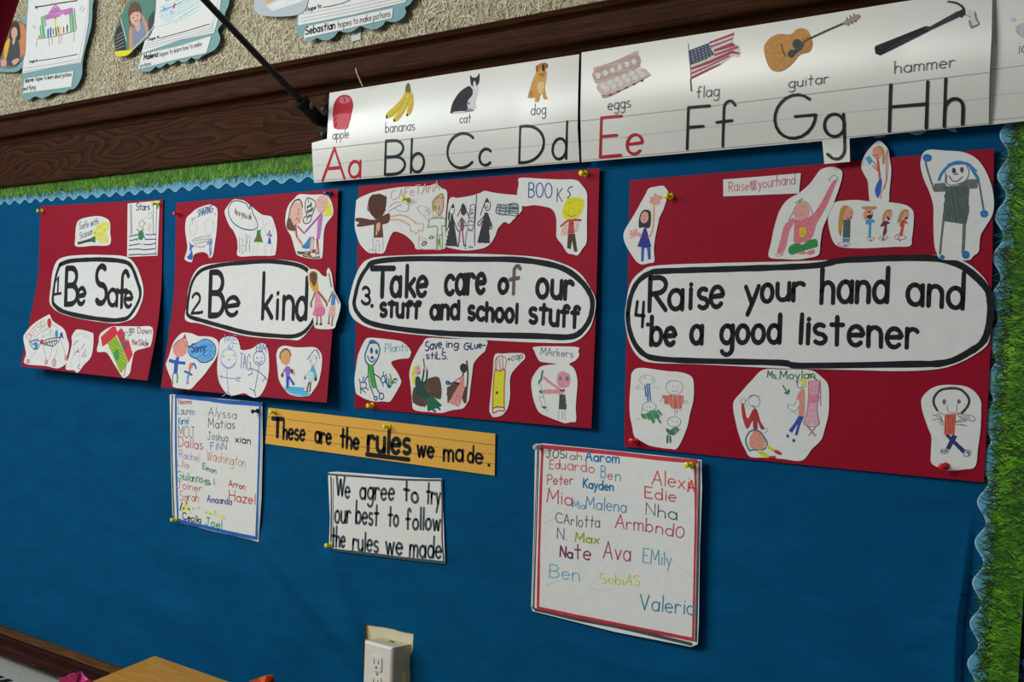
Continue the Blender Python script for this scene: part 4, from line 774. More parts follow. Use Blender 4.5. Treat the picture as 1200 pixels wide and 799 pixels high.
c.part('handwriting').text('Raise', 598, 332, 702, 322, 52, .9, '#c06068', jit=.08).scrib('#c06068', .8, "705,278 742,272 742,322 712,325", 100, 1.3).text('your', 752, 314, 838, 304, 52, .9, '#c06068', jit=.1).text('hand', 846, 302, 942, 292, 54, .9, '#c06068', jit=.08).end()
c = Cut(s4, t4, 'drawing_cutout', 'white cutout of a child in pink raising one hand', Crop(890, 185, 6.392), "75,742 90,640 120,500 160,385 220,310 300,265 380,195 425,135 460,90 520,70 575,72 612,90 625,120 612,190 560,340 520,430 478,530 460,640 448,725 370,750 290,762 180,758", lift=.0018)
PKC = '#d27886'
c.part('drawn_child').fill(PKC, "265,480 255,450 320,470 400,425 430,390 470,330 550,180 580,180 520,335 470,430 430,500 390,610 270,640 262,560").fill(PKC, "255,450 262,485 225,560 210,640 180,710 135,715 160,620 185,520 215,480").scrib('#c05a70', .6, "270,470 400,440 385,615 270,635", 75, 3.4).scrib('#c05a70', .6, "430,400 555,180 575,185 440,460", 62, 3).fill('#dd9a8c', "258,400 280,355 320,332 360,345 378,400 360,450 315,468 270,445").line('#8f8f8f', .9, "225,465 255,410 280,355 320,325 360,335 385,370 402,425|270,340 300,320 330,305|300,335 320,305").line('#b06a60', .6, "305,365 308,370|325,425 345,430")
c.fill('#d8b820', "305,530 335,522 358,535 355,575 330,598 305,578").line('#8a6a20', .6, "320,545 322,548|340,545 342,548|320,565 332,575 345,562").fill('#2f8a4a', "220,690 240,655 290,638 330,650 370,620 430,608 440,650 430,668 350,690 290,712 240,725").scrib('#237a3c', .8, "225,690 290,640 330,655 430,612 435,665 300,710", 100, 2.8).fill(PKC, "290,710 340,700 345,718 305,720").fill(PKC, "355,710 410,685 412,715 375,725")
c.line(PEN, .7, "535,180 525,160 540,150 550,135 570,132 588,150 585,170 575,182|125,720 135,735 150,738|155,735 170,730 182,715").end()
c = Cut(s4, t4, 'drawing_cutout', 'narrow white cutout of a reader holding a blue book, above the poster edge', Crop(960, 160, 5.71), "400,28 440,55 465,90 475,150 485,220 480,300 472,380 465,440 400,445 345,435 335,380 328,300 305,255 285,205 300,140 340,80", lift=.0016)
c.part('drawn_child').fill('#d6907e', "362,120 365,85 390,65 420,75 425,110 410,145 380,150").fill(TAN, "400,62 430,75 445,130 440,182 425,180 425,110").line('#b03a44', .8, "360,125 385,132 398,118").line('#c05038', 2.6, "395,150 400,200 412,290").line('#c05038', 1.1, "400,230 375,180 360,165|405,240 360,195").fill('#3aa0c8', "312,145 340,128 362,165 340,192", True).fill('#2a5ab0', "405,288 422,290 420,340 400,412 380,385 378,345").line('#c0505a', .8, "455,90 450,180 450,300 420,370 415,415|462,95 460,250 440,350").end()
c = Cut(s4, t4, 'drawing_cutout', 'wide white cutout of four small figures in a row', Crop(960, 160, 5.71), "85,470 115,438 180,428 260,425 350,435 460,438 570,455 615,480 635,515 632,610 622,680 610,732 500,738 380,745 270,748 160,742 115,725 90,690 70,620 62,550", lift=.0013)
c.part('drawn_child', 'figure with long brown hair in grey').fill('#b0853a', "150,480 180,460 205,480 165,560 150,665 132,630 135,540").fill('#d6907e', "165,550 190,470 225,485 232,520 215,555 190,560").line(BLACKM, 1.1, "190,548 205,552 218,535").line(BLACKM, 1.0, "212,505 216,508").fill('#4a5a58', "165,558 212,558 210,678 160,678", True).fill('#2f86b0', "160,682 208,682 205,705 160,702", True).line('#c0505a', .7, "130,715 170,705 208,715 190,735 140,730 130,715").line('#3a6a90', 1.0, "165,715 180,735 190,718")
c.part('drawn_child', 'figure in a blue shirt').fill(TAN, "292,470 380,468 382,485 340,492 295,485").fill('#d6907e', "298,515 315,490 350,490 365,515 350,550 315,560 298,540").fill(BLACKM, "322,530 360,525 350,552 325,545").ell(BLACKM, 338, 505, 7, 8).fill('#2f96c0', "318,560 365,555 370,580 352,580 348,670 332,668 335,590 315,590").line('#c0505a', .7, "320,680 345,670 372,682 350,698 322,690").line('#3a6a90', 1.0, "345,685 350,700")
c.part('drawn_child', 'figure in a maroon shirt').fill(TAN, "425,565 430,520 460,488 490,495 455,520 435,570").fill('#d6907e', "440,540 460,505 488,505 490,530 465,560").fill(BLACKM, "455,530 478,552 465,560").fill('#6a2a40', "415,590 445,562 478,580 455,590 455,640 432,665 430,640 440,600 418,605").line('#c0505a', .7, "398,680 430,665 462,672 440,692 402,690").line('#3a6a90', 1.4, "425,680 432,695|435,675 432,690")
c.part('drawn_child', 'figure in an orange shirt').fill(TAN, "525,570 545,510 570,488 600,495 570,525 540,575").fill('#d6907e', "560,540 575,505 600,505 602,535 580,555").fill(BLACKM, "572,545 598,538 588,555").fill('#c04a30', "540,600 555,560 580,558 595,590 575,580 558,662 540,660 552,605").line('#c0505a', .8, "505,675 530,655 575,665 580,682 545,690 510,685").line('#3a6a90', 1.0, "535,668 530,685 545,700").end()
c = Cut(s4, t4, 'drawing_cutout', 'large white cutout of a figure with blue hair in a grey dress', Crop(1070, 165, 5.327), "55,105 75,68 120,55 200,62 310,70 390,105 440,160 475,230 500,310 508,400 495,470 450,545 425,590 418,640 413,690 380,720 350,745 250,745 175,738 150,700 135,640 130,500 130,410 105,320 70,240 50,160", lift=.0018)
GY = '#5f6a66'
c.part('drawn_child').fill(GY, "135,268 200,262 215,285 280,280 350,240 410,240 405,298 355,300 350,400 355,440 335,522 185,500 195,420 205,318 135,320", True).scrib('#4a5552', 1.6, "205,290 345,280 352,400 335,518 190,498", 80, 2.6).line('#5a605e', 1.0, "215,215 212,260 240,278 300,265 340,240 352,190 340,160|205,195 205,260").line('#5a605e', 1.2, "228,220 250,250 280,252 312,225").ell('#454b4a', 258, 187, 12, 18).ell('#454b4a', 308, 182, 11, 18).line('#454b4a', .9, "258,210 272,212 285,208|268,195 275,205")
c.line('#2f78b8', 3.2, "165,245 185,200 230,155 290,140 350,150 385,200 408,235").line('#2f78b8', 1.8, "220,150 280,130 340,140|355,150 400,190").line(GY, 2.0, "80,130 95,190 135,310").line(GY, 2.0, "412,245 430,350 445,440").line(GY, 2.2, "192,505 180,610 172,705").line(GY, 3.6, "322,520 320,600 315,695")
for x, y, rx, ry in ((92, 107, 28, 25), (447, 456, 25, 24), (185, 726, 15, 14), (332, 712, 24, 26)): c.ell('#2f78b8', x, y, rx, ry).ell('#1f5a9a', x, y, rx*.6, ry*.6, 1.0)
c.end()
c = Cut(s4, t4, 'drawing_cutout', 'white cutout of four small figures on the floor', Crop(730, 425, 7.61), "75,150 80,100 115,55 180,45 260,55 400,75 490,80 570,98 620,130 635,190 632,330 600,460 580,560 530,690 480,768 430,768 340,758 240,738 160,695 105,655 85,560 68,480 62,350")
c.part('drawn_child', 'pencil child in blue').ell(PEN, 218, 155, 65, 45, .7).line(PEN, .6, "200,125 205,135|250,155 270,150|200,140 190,130|150,200 120,225 180,235|260,225 300,215 325,230").scrib('#2f6aae', 1.8, "200,195 245,185 258,340 215,335 200,260", 85)
c.part('drawn_child', 'pencil child in red').ell(PEN, 462, 220, 75, 62, .7).line(PEN, .7, "445,200 452,215|490,215 495,205|435,245 465,258 490,242|390,190 430,160 500,165|330,340 355,330|550,340 575,345 560,365|465,410 470,460|490,415 485,450|520,420 525,435").scrib('#cf5f52', 1.7, "360,295 430,290 545,295 545,345 525,405 430,400 425,370 365,360", 88)
c.part('drawn_child', 'pencil child in green lying down').ell(PEN, 238, 390, 62, 42, .7).line(PEN, .6, "205,385 220,395|240,390 245,400|180,400 170,440 200,460|130,490 150,510|330,430 350,450").scrib('#2f8a54', 2.0, "155,465 210,460 260,430 330,425 345,475 320,480 345,535 330,535 290,490 270,555 235,500 165,485", 60)
c.part('drawn_child', 'pencil child in dark green').ell(PEN, 460, 525, 60, 45, .7).line(PEN, .6, "435,510 450,525|480,520 485,530|400,600 385,605|500,600 520,595").scrib('#2f7a54', 1.6, "395,590 430,600 470,575 500,585 495,610 465,640 410,635", 75).line('#3f4a46', 1.8, "402,650 400,710|425,655 428,705|395,590 405,615").end()
c = Cut(s4, t4, 'drawing_cutout', 'white cutout of a seated child and a standing teacher', Crop(855, 425, 6.392), "30,305 90,220 170,130 255,52 400,50 530,50 625,60 690,105 740,165 748,280 742,390 720,480 690,575 620,645 545,732 400,720 270,710 160,705 120,650 85,575 50,450")
c.part('drawn_child', 'child in red with a pink and blue skirt').ell('#9a9c9c', 188, 290, 43, 45, .8).line('#55504c', .9, "150,255 180,242 222,255|225,270 228,280|170,320 195,330").line(PEN, .7, "95,310 85,290 100,265 120,275 115,305|145,260 120,300 140,340").fill('#a83238', "92,312 110,310 135,420 175,355 190,355 180,500 178,430 135,497 100,410").fill('#a83238', "180,355 208,352 235,440 265,490 240,500 212,440 212,505 182,505").scrib('#8a2028', .6, "180,355 210,355 212,500 182,500", 85, 3).fill('#dd8e78', "155,560 190,510 235,525 270,585 265,630 200,650 155,625").line('#2f7090', 1.7, "150,655 130,610 125,570 150,520 190,505 235,520 270,570 285,605 270,640 220,655 180,650 155,658").fill('#d8c020', "215,660 240,655 300,695 295,710 240,695").fill('#d8c020', "275,630 295,620 345,655 335,670").fill('#a82a34', "300,700 345,698 350,712 305,715").fill('#a82a34', "338,655 365,655 395,678 380,690 345,675").line(PEN, .7, "260,495 285,490 280,515 262,522")
c.part('drawn_teacher', 'teacher with yellow hair in a pink top').fill(YL, "520,130 545,112 575,135 575,175 560,185 550,145").line('#7a7270', .8, "512,140 510,175 530,188 555,180|515,145 522,150").fill('#d98a80', "535,200 562,200 565,290 560,395 520,398 525,280 500,278").fill('#2f4a9a', "520,398 560,402 530,470 510,545 492,540 515,450 470,525 445,508 490,450", True).ell('#2f4a9a', 438, 548, 9, 14).ell('#2f4a9a', 484, 582, 11, 13).line(PEN, .7, "500,290 480,320 440,310|440,310 435,325 455,350 490,375 515,385|540,295 500,360 480,355").ell('#d8d8d4', 535, 165, 16, 17)
c.part('drawn_chair').fill('#e0a0ae', "595,135 680,130 672,250 655,355 672,465 555,460 580,350 590,250", True).scrib('#d27a90', .7, "595,135 680,130 672,300 600,300", 88, 2.4).fill('#d27a90', "600,250 670,240 665,290 600,300").line('#b07a86', .9, "585,465 650,545|655,470 595,545|575,465 640,550|595,135 590,350 560,460 670,465 658,350 680,130 685,320")
c.part('handwriting').text('Ms.', 286, 108, 362, 122, 52, 1.1, '#2f7a4a', jit=.05).text('Moylan', 380, 122, 640, 116, 60, 1.1, '#2f7a4a', jit=.05).line('#2f7a4a', 1.4, "600,85 630,110 658,130").line('#2f7a4a', 1.4, "403,170 420,200 440,225").line('#2f7a4a', 2.2, "420,225 440,228 447,205").end()
c = Cut(s4, t4, 'drawing_cutout', 'white cutout of a big headed figure with crossed legs', Crop(1065, 440, 6.392), "100,170 140,120 195,85 270,70 370,72 440,85 500,125 540,185 545,250 540,400 520,550 500,680 420,702 300,712 230,690 172,655 168,580 172,460 150,400 110,285 97,220")
c.part('drawn_child').line('#4a3028', 3.0, "215,260 190,210 195,160 240,110 320,95 390,105 440,150 455,190 440,235 400,280").ell('#6a6c6c', 268, 196, 13, 21).ell('#6a6c6c', 378, 194, 14, 17).line('#6f7374', .8, "290,225 295,265 325,280 350,275|365,215 360,270|215,260 260,290 340,290 400,275|420,215 425,218").fill('#d06a50', "275,292 355,290 345,440 265,440", True).scrib('#b83a30', 1.2, "275,292 355,290 345,440 270,440", 85, 2.8).fill('#2a2f70', "272,445 300,440 430,560 405,582", True).fill('#2a2f70', "330,440 365,455 310,555 280,545", True)
c.line('#7a7d7e', .8, "265,350 215,305 180,295|260,360 220,325 180,335|250,345 240,300|255,335 225,290 205,295|265,375 225,350|355,350 430,340|355,365 435,375|360,345 400,330 430,335|390,365 420,370|365,285 470,300 500,330 470,340 390,315 365,285|390,300 400,315|410,298 420,320|430,300 440,325|450,305 460,330").line('#6a6c70', .7, "240,570 260,550 300,560 285,580 250,582 240,570|415,600 420,565 455,555 468,585 440,605 415,600").line('#2a2f70', 1.2, "250,565 270,570 285,560|432,575 450,570 448,592").end()

# ================================================================ sheets below the posters
# ---- orange sentence strip
ORG = flat('#f09a40', rough=.7, spec=.2, var=.03, scale=40, gain=1.45)
Z9 = Crop(300, 460, 3.803)
so = Surf(.006, lambda X, Z: 0.0)
to = thing('sentence_strip', 'orange lined strip reading These are the rules we made', 'paper strip', (so.xz(450, 540)[0], -.006, so.xz(450, 540)[1]))
c = Cut(so, to, 'paper', None, Z9, "55,67 1067,183 1064,370 42,227", sharp=True, lift=.0004, mat=ORG)
LN = '#8a6a40'
c.part('ruled_lines').line(LN, .6, "54,108 1066,234|46,187 1064,318", sharp=True)
for i in range(34):
    a = i/34; b = (i+.55)/34; c.line(LN, .5, [(50+1015*a, 148+128*a), (50+1015*b, 148+128*b)], sharp=True)
c.part('lettering').text('T', 73, 193, 119, 196, 78, 3.9, BLK).text('h', 123, 205, 138, 206, 80, 2.6, BLK, xh=.5).text('ese', 146, 206, 217, 214, 72, 2.5, BLK, xh=.62, jit=.04).text('are', 264, 221, 334, 229, 75, 2.6, BLK, xh=.6, jit=.04).text('the', 378, 240, 458, 252, 84, 2.9, BLK, xh=.52, jit=.03)
c.part('lettering').text('rules', 500, 260, 686, 272, 104, 4.0, BLK, xh=.62, jit=.02).line(BLK, 4.2, "494,275 600,288 682,298").text('we', 720, 282, 792, 288, 72, 2.9, BLK, xh=.62, jit=.03).text('ma', 838, 302, 922, 306, 75, 2.6, BLK, xh=.64, jit=.04).text('d', 944, 310, 968, 312, 74, 2.2, BLK).text('e', 978, 312, 1010, 318, 76, 2.4, BLK).text('.', 1034, 324, 1040, 325, 60, 2.8, BLK).end()

# ---- small agreement sheet
sa = Surf(.006, lambda X, Z: .004*math.sin((Z-1.2)*22)**2*0)
ta_ = thing('agreement_sheet', 'small white sheet reading We agree to try, below the orange strip', 'handwritten sign', (sa.xz(452, 655)[0], -.006, sa.xz(452, 655)[1]))
c = Cut(sa, ta_, 'paper', None, Z9, "322,355 360,352 580,368 830,386 836,560 843,762 720,748 560,730 325,702 330,560 322,380", sharp=True, lift=.0004)
GB = flat('#44525a', rough=.5, spec=.3, var=.2, scale=120, gain=1.0)
c.part('marker_outline').line(GB, 2.6, "325,362 500,374 660,386 828,388").line(GB, 2.0, "335,378 337,480 336,600 334,696").line(GB, 2.2, "828,392 831,520 830,640 838,755").line(GB, 2.6, "328,698 500,718 660,738 838,757").line('#e6e8e8', .8, "328,358 500,370 660,381 826,384").line(GB, .9, "345,384 345,500 342,690")
c.part('lettering').text('W', 358, 452, 394, 460, 84, 2.8, GB).text('e', 398, 466, 418, 470, 84, 2.6, GB).text('a', 464, 472, 488, 474, 85, 2.8, GB).text('gree', 498, 474, 615, 478, 84, 2.7, GB, xh=.6, jit=.04).text('to', 660, 478, 722, 492, 92, 3.0, GB, xh=.48, jit=.03).text('try', 760, 492, 820, 496, 95, 2.8, GB, xh=.5, jit=.03)
c.part('lettering').text('our', 352, 580, 420, 580, 78, 2.7, GB, xh=.66, jit=.04).text('best', 446, 582, 544, 590, 98, 2.8, GB, xh=.52, jit=.03).text('to', 590, 592, 634, 594, 92, 2.8, GB, xh=.5, jit=.03).text('follow', 670, 606, 820, 614, 92, 2.8, GB, xh=.5, jit=.04)
c.part('lettering').text('the', 338, 684, 396, 688, 90, 2.7, GB, xh=.5, jit=.03).text('rules', 432, 700, 544, 710, 82, 2.7, GB, xh=.58, jit=.04).text('we', 580, 716, 652, 722, 84, 2.9, GB, xh=.6, jit=.03).text('made', 686, 730, 826, 738, 92, 2.7, GB, xh=.56, jit=.03).end()

# ---- first sheet of signatures (blue edge)
ZA = Crop(195, 455, 7.99); ZB = Crop(195, 545, 8.408)
ss = Surf(.0085, lambda X, Z: 0.0)
q = ss.xz(250, 625)
ts = thing('signature_sheet', 'white sheet of signatures edged in blue, under the Be kind poster', 'signature sheet', (q[0], -.006, q[1]), 'sheets of signatures')
c = Cut(ss, ts, 'backing_paper', None, Crop(190, 450, 4.207), "38,52 58,50 300,72 494,90 496,300 490,560 476,778 430,765 250,725 62,674 52,640 44,380", sharp=True, lift=.0004)
c.part('marker_outline').line(BLK, 1.8, "51,58 48,260 53,480 60,655").line('#4a5a68', .7, "490,110 492,300 485,560 474,765").line('#4a5a68', .6, "80,684 250,718 440,760").end()
BE = flat('#1f5fae', rough=.5, var=.15, scale=60)
c = Cut(ss, ts, 'signature_paper', None, Crop(190, 450, 4.207), "64,55 200,66 320,82 490,96 486,300 478,560 467,768 330,740 200,705 75,672 68,500 64,300", sharp=True, lift=.0012)
c.part('blue_edge').line(BE, 3.4, "70,60 200,72 320,88 488,100").line(BE, 2.8, "70,62 70,300 74,500 80,668").line(BE, 2.8, "484,104 481,300 473,560 466,762").line(BE, 3.0, "80,670 200,700 330,732 466,760")
c.end(); c.each = 'signature'; c.crop = ZA
c.text('Naomi', 116, 144, 240, 146, 44, .9, '#b8605c', jit=.1).text('Lauren', 112, 240, 266, 248, 72, .8, '#4a86a0', jit=.1).text('Kartel', 116, 335, 210, 335, 62, .9, '#3a90c0', jit=.12).text('MOJ.', 112, 455, 280, 465, 100, .8, '#6f7474', jit=.08).text('Dallas', 116, 540, 345, 572, 92, 1.0, '#c25a52', jit=.08)
c.text('Rachel', 122, 645, 315, 685, 66, .8, '#a58ab8', jit=.1).text('Lilia', 112, 722, 212, 746, 56, .8, '#d08a7c', jit=.1).text('Alyssa', 396, 252, 658, 288, 78, .9, '#8a7a9a', jit=.08).text('Matias', 396, 365, 645, 378, 82, .9, '#5a6066', jit=.08).text('Joshua', 392, 475, 578, 500, 76, .8, '#6a7074', jit=.08)
c.text('xian', 650, 500, 790, 524, 66, 1.0, BLK, jit=.1).text('FiNN', 418, 575, 565, 572, 64, .9, '#6a86b0', jit=.08).text('Washington', 384, 668, 742, 736, 88, .9, '#dc9a76', jit=.08).text('Emon', 345, 752, 468, 800, 52, 1.0, '#2f8a5a', jit=.1)
c.crop = ZB
c.text('Giulianna', 110, 132, 360, 176, 84, .9, '#3f9068', jit=.1).text('si', 375, 186, 478, 195, 70, 1.2, '#3f8a6a', jit=.1).text('Joiner', 108, 222, 352, 262, 74, .9, '#c87a78', jit=.08).text('Sarah', 135, 345, 318, 362, 92, 1.0, '#dc8a4a', jit=.08).text('Amaanda', 405, 360, 645, 388, 62, 1.0, '#5a4aa0', jit=.1).text('Arron', 622, 205, 778, 242, 60, 1.0, '#c03a40', jit=.08).text('Hazel', 624, 345, 876, 385, 98, 1.1, '#c84a48', jit=.06)
c.part('pen_stroke').line(BLK, 1.4, "160,370 138,440").text('A', 155, 455, 245, 468, 90, 1.8, YL).text('rt', 262, 440, 340, 440, 40, .8, '#e0da86', jit=.1).text('ellis', 395, 480, 575, 535, 62, 1.0, '#ddd566', jit=.12).text('Cecilia', 165, 530, 345, 570, 66, .9, BLK, jit=.1).text('Joel', 385, 590, 550, 625, 76, 1.1, '#3f9a78', jit=.06).end()

# ---- second sheet of signatures (red edge)
ZC = Crop(610, 510, 3.196); ZD = Crop(620, 515, 5.714)
sr = Surf(.0085, lambda X, Z: .006*max(0, (X-sr_x0)/.3)**2 if X > sr_x0 else 0.0)
sr_x0 = WALL.xz(640, 600)[0]
q = sr.xz(720, 745)
tr = thing('signature_sheet', 'larger white sheet of signatures edged in red, between two bottom corners of posters', 'signature sheet', (q[0], -.006, q[1]), 'sheets of signatures')
tr['label'] = 'larger white sheet of signatures edged in red, lowest on the board'
c = Cut(sr, tr, 'backing_paper', None, ZC, "55,32 85,30 380,60 678,92 680,200 672,420 668,700 664,782 640,792 350,735 45,658 40,640 50,330", sharp=True, lift=.0004)
c.part('marker_outline').line(GB, 3.4, "66,48 62,200 55,420 48,645").line(GB, 3.2, "56,652 220,690 400,725 640,782").line(GB, 3.0, "671,100 669,300 663,560 658,770").line('#d0d4d4', .6, "62,40 60,250 46,640").end()
c = Cut(sr, tr, 'signature_paper', None, ZC, "78,36 220,48 380,64 520,80 662,92 664,300 660,500 654,768 520,745 400,716 220,680 62,648 66,400 76,200", sharp=True, lift=.0013)
RE = flat('#b8303e', rough=.5, var=.15, scale=60)
c.part('red_edge').line(RE, 4.2, "82,42 220,54 380,70 520,86 658,98").line(RE, 3.4, "84,44 78,200 72,400 67,644").line(RE, 3.0, "656,100 658,300 654,500 648,760").line(RE, 3.2, "68,646 220,678 400,714 648,764")
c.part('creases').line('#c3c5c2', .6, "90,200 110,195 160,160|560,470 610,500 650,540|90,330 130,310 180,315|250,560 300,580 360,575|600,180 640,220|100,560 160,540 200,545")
c.end(); c.each = 'signature'; c.crop = ZD
c.text('JOSi', 120, 120, 252, 125, 52, 1.2, '#5a5048', jit=.06).text('ah', 275, 132, 355, 138, 50, 1.0, '#8a7060', jit=.1).text('Aarom', 382, 140, 605, 156, 62, 1.8, '#2a7aa8', jit=.05).text('Ed', 140, 196, 205, 196, 62, 1.2, '#cc6a60', jit=.06).text('uardo', 215, 196, 438, 222, 68, 1.2, '#cc6660', jit=.06)
c.text('B', 484, 252, 515, 256, 78, 1.2, '#5a90bc').text('e', 530, 264, 562, 268, 64, 1.2, '#b8707a').text('n', 582, 276, 614, 276, 76, 1.2, '#58a078').text('Peter', 126, 300, 296, 300, 66, 1.2, '#c05a5c', jit=.06).text('Kayden', 366, 320, 566, 342, 60, 1.8, '#2a78a4', jit=.05)
c.text('Mia', 124, 416, 290, 442, 88, 1.4, '#c44a58', jit=.05).text('Mia', 296, 455, 378, 465, 46, .9, '#5a98c0', jit=.1).text('Malena', 384, 458, 652, 488, 80, 1.1, '#4a88b8', jit=.06).text('CAr', 182, 555, 305, 570, 64, 1.0, '#565c60', jit=.06).text('lotta', 318, 582, 476, 586, 76, 1.0, '#565c60', jit=.06)
c.text('Alexi', 826, 296, 1068, 332, 92, 1.4, '#cf5a50', jit=.05).text('A', 1066, 345, 1110, 348, 72, 2.2, '#cf5a50').text('Edie', 780, 388, 985, 416, 76, 1.4, '#c25058', jit=.05).text('N', 786, 500, 845, 508, 80, .9, '#565c62').text('ha', 866, 514, 992, 538, 82, 1.2, '#4a5058', jit=.06)
c.text('Armb', 580, 590, 828, 618, 88, 1.3, '#b84a54', jit=.05).text('nd', 852, 622, 965, 648, 84, 1.3, '#bc4a54', jit=.05).text('O', 985, 655, 1040, 655, 72, 1.3, '#bc4a54').text('N.', 192, 662, 256, 672, 74, 1.0, '#5c6670').text('Max', 312, 680, 468, 694, 56, 1.7, '#98b028', jit=.05)
c.crop = ZC
c.text('Na', 150, 452, 196, 460, 38, 1.8, '#6a2a50', jit=.05).text('te', 206, 460, 264, 466, 56, 1.5, '#7a3050', jit=.05).text('Ava', 312, 458, 412, 470, 64, 1.3, '#b04050', jit=.04).text('EMily', 460, 476, 566, 488, 52, 1.1, '#6aa4bc', jit=.06).text('Ben', 110, 530, 222, 545, 50, 1.1, '#6fb4cc', jit=.06).text('SebiAS', 300, 552, 448, 564, 36, 1.0, '#d8d048', jit=.1).text('Valeria', 450, 650, 652, 672, 58, 1.4, '#3a8aa4', jit=.05).end()

# ================================================================ alphabet cards
CARD = flat('#d9dad0', rough=.34, spec=.5, var=.015, scale=8, gain=1.25, coat=.35)
AB = Crop(360, 0, 3.75); EF = Crop(670, 0, 3.996); HI = Crop(930, 0, 3.996)
Z_AT = zat(680, 62, .03); Z_AB = zat(680, 189, .02)
def alph(xa, xb, ex=0.0):
    def f(X, Z):
        v = max(-.3, min(1.2, (Z-Z_AB)/(Z_AT-Z_AB))); u = (X-xa)/(xb-xa)
        return .014*math.sin(math.pi*max(0, min(1, v*.92+.04)))+.006*v+ex*max(0, u-.85)/.15*math.sin(math.pi*max(0, min(1, v)))
    return Surf(.022, f)
L1, L2, L3 = '#8f9490', '#a9c4cc', '#8f9490'
ATH = flat('#2a2e30', rough=.4, gain=.8); ARED = flat('#b8242e', rough=.4, gain=1.2)
def letters(c, items):
    for ch, x0, y0, x1, y1, h, col in items:
        c.text(ch, x0, y0, x1, y1, h, 3.0, col)
# A to D
sA = alph(WALL.xz(368, 200)[0], WALL.xz(680, 130)[0], .006)
q = sA.xz(525, 200)
tA = thing('alphabet_card', 'alphabet card Aa to Dd with apple, bananas, cat and dog', 'alphabet card', (q[0], -.02, q[1]), 'alphabet cards above the board')
c = Cut(sA, tA, 'card', None, AB, "98,408 640,322 1195,238 1190,420 1188,560 1196,712 620,756 30,803 24,720 20,628 87,610", sharp=True, lift=.0, mat=CARD)
c.part('ruled_lines').line(L1, .7, "20,660 600,594 1190,528").line(L2, .7, "24,728 600,678 1190,622").line(L3, .7, "30,795 600,752 1192,708")
c.part('printed_apple').fill('#b02434', "112,500 118,455 138,425 165,416 190,425 203,460 195,500 180,560 160,568 120,565 115,530").fill('#c85a66', "118,510 190,500 178,560 160,567 122,564").fill('#c86a74', "145,430 165,425 190,432 185,448 160,455 142,450").fill('#7a4a30', "160,430 166,430 168,448 162,448")
c.part('printed_bananas').fill('#d9b840', "430,402 450,400 445,420 420,470 380,510 350,520 348,500 390,460 420,425").fill('#dcbc4a', "440,402 458,405 452,440 430,490 400,530 380,533 382,515 410,480").fill('#cfae3a', "455,405 466,420 468,460 455,500 437,508 438,490 448,450").fill('#6a6a30', "437,370 450,368 455,405 432,402").line('#a08a2c', .6, "440,405 415,460 365,512|452,410 430,480 390,525").fill('#4a3a20', "345,510 352,505 354,518 348,522").fill('#4a3a20', "378,525 386,524 388,535 380,534").fill('#4a3a20', "435,500 442,500 444,510 437,510")
c.part('printed_cat').fill('#2a2c34', "630,490 640,450 670,405 710,378 730,390 725,420 708,470 700,492 660,498 632,498").fill('#e4e4e0', "718,380 735,375 752,370 748,410 738,450 745,470 725,482 705,470 708,440 725,420 728,395").fill('#2a2c34', "716,332 728,340 745,338 757,322 756,360 745,378 735,380 720,372").fill('#e0e0dc', "734,355 740,362 744,380 736,382 730,372").fill('#d8d8d6', "640,492 690,488 700,496 650,498").fill('#8a88a0', "700,480 722,478 735,486 705,492").line('#c8a0a0', .6, "739,368 740,369")
c.part('printed_dog').fill('#c8964e', "972,420 985,370 1005,320 1020,300 1050,310 1052,340 1045,380 1050,420 1058,432 1040,436 1032,410 1025,420 1018,445 1000,446 1002,430 980,432 968,428").fill('#a87432', "1005,305 1015,285 1030,277 1050,276 1058,290 1048,305 1045,330 1030,340 1012,325").fill('#8a5a28', "1005,295 1012,285 1016,310 1008,315").fill('#8a5a28', "1046,278 1058,283 1056,300 1048,296").fill('#2a2420', "1033,285 1042,284 1044,310 1034,312").fill('#e0bd84', "1012,370 1040,360 1038,400 1020,410").fill('#b08040', "972,415 985,395 995,420 982,430")
c.part('printed_words').text('apple', 112, 612, 182, 605, 40, .75, ATH).text('bananas', 344, 583, 472, 571, 44, .8, ATH).text('cat', 671, 541, 718, 537, 40, .8, ATH).text('dog', 984, 506, 1048, 500, 48, .85, ATH)
c.part('letter_pair', 'red capital A and small a'); letters(c, [('A', 68, 793, 164, 784, 138, ARED), ('a', 183, 781, 232, 778, 126, ARED)])
c.part('letter_pair', 'black capital B and small b'); letters(c, [('B', 342, 768, 428, 763, 148, ATH), ('b', 456, 758, 512, 754, 146, ATH)])
c.part('letter_pair', 'black capital C and small c'); letters(c, [('C', 614, 742, 725, 735, 152, ATH), ('c', 756, 728, 804, 725, 128, ATH)])
c.part('letter_pair', 'black capital D and small d'); letters(c, [('D', 932, 716, 1038, 708, 160, ATH), ('d', 1077, 702, 1138, 697, 162, ATH)]); c.end()
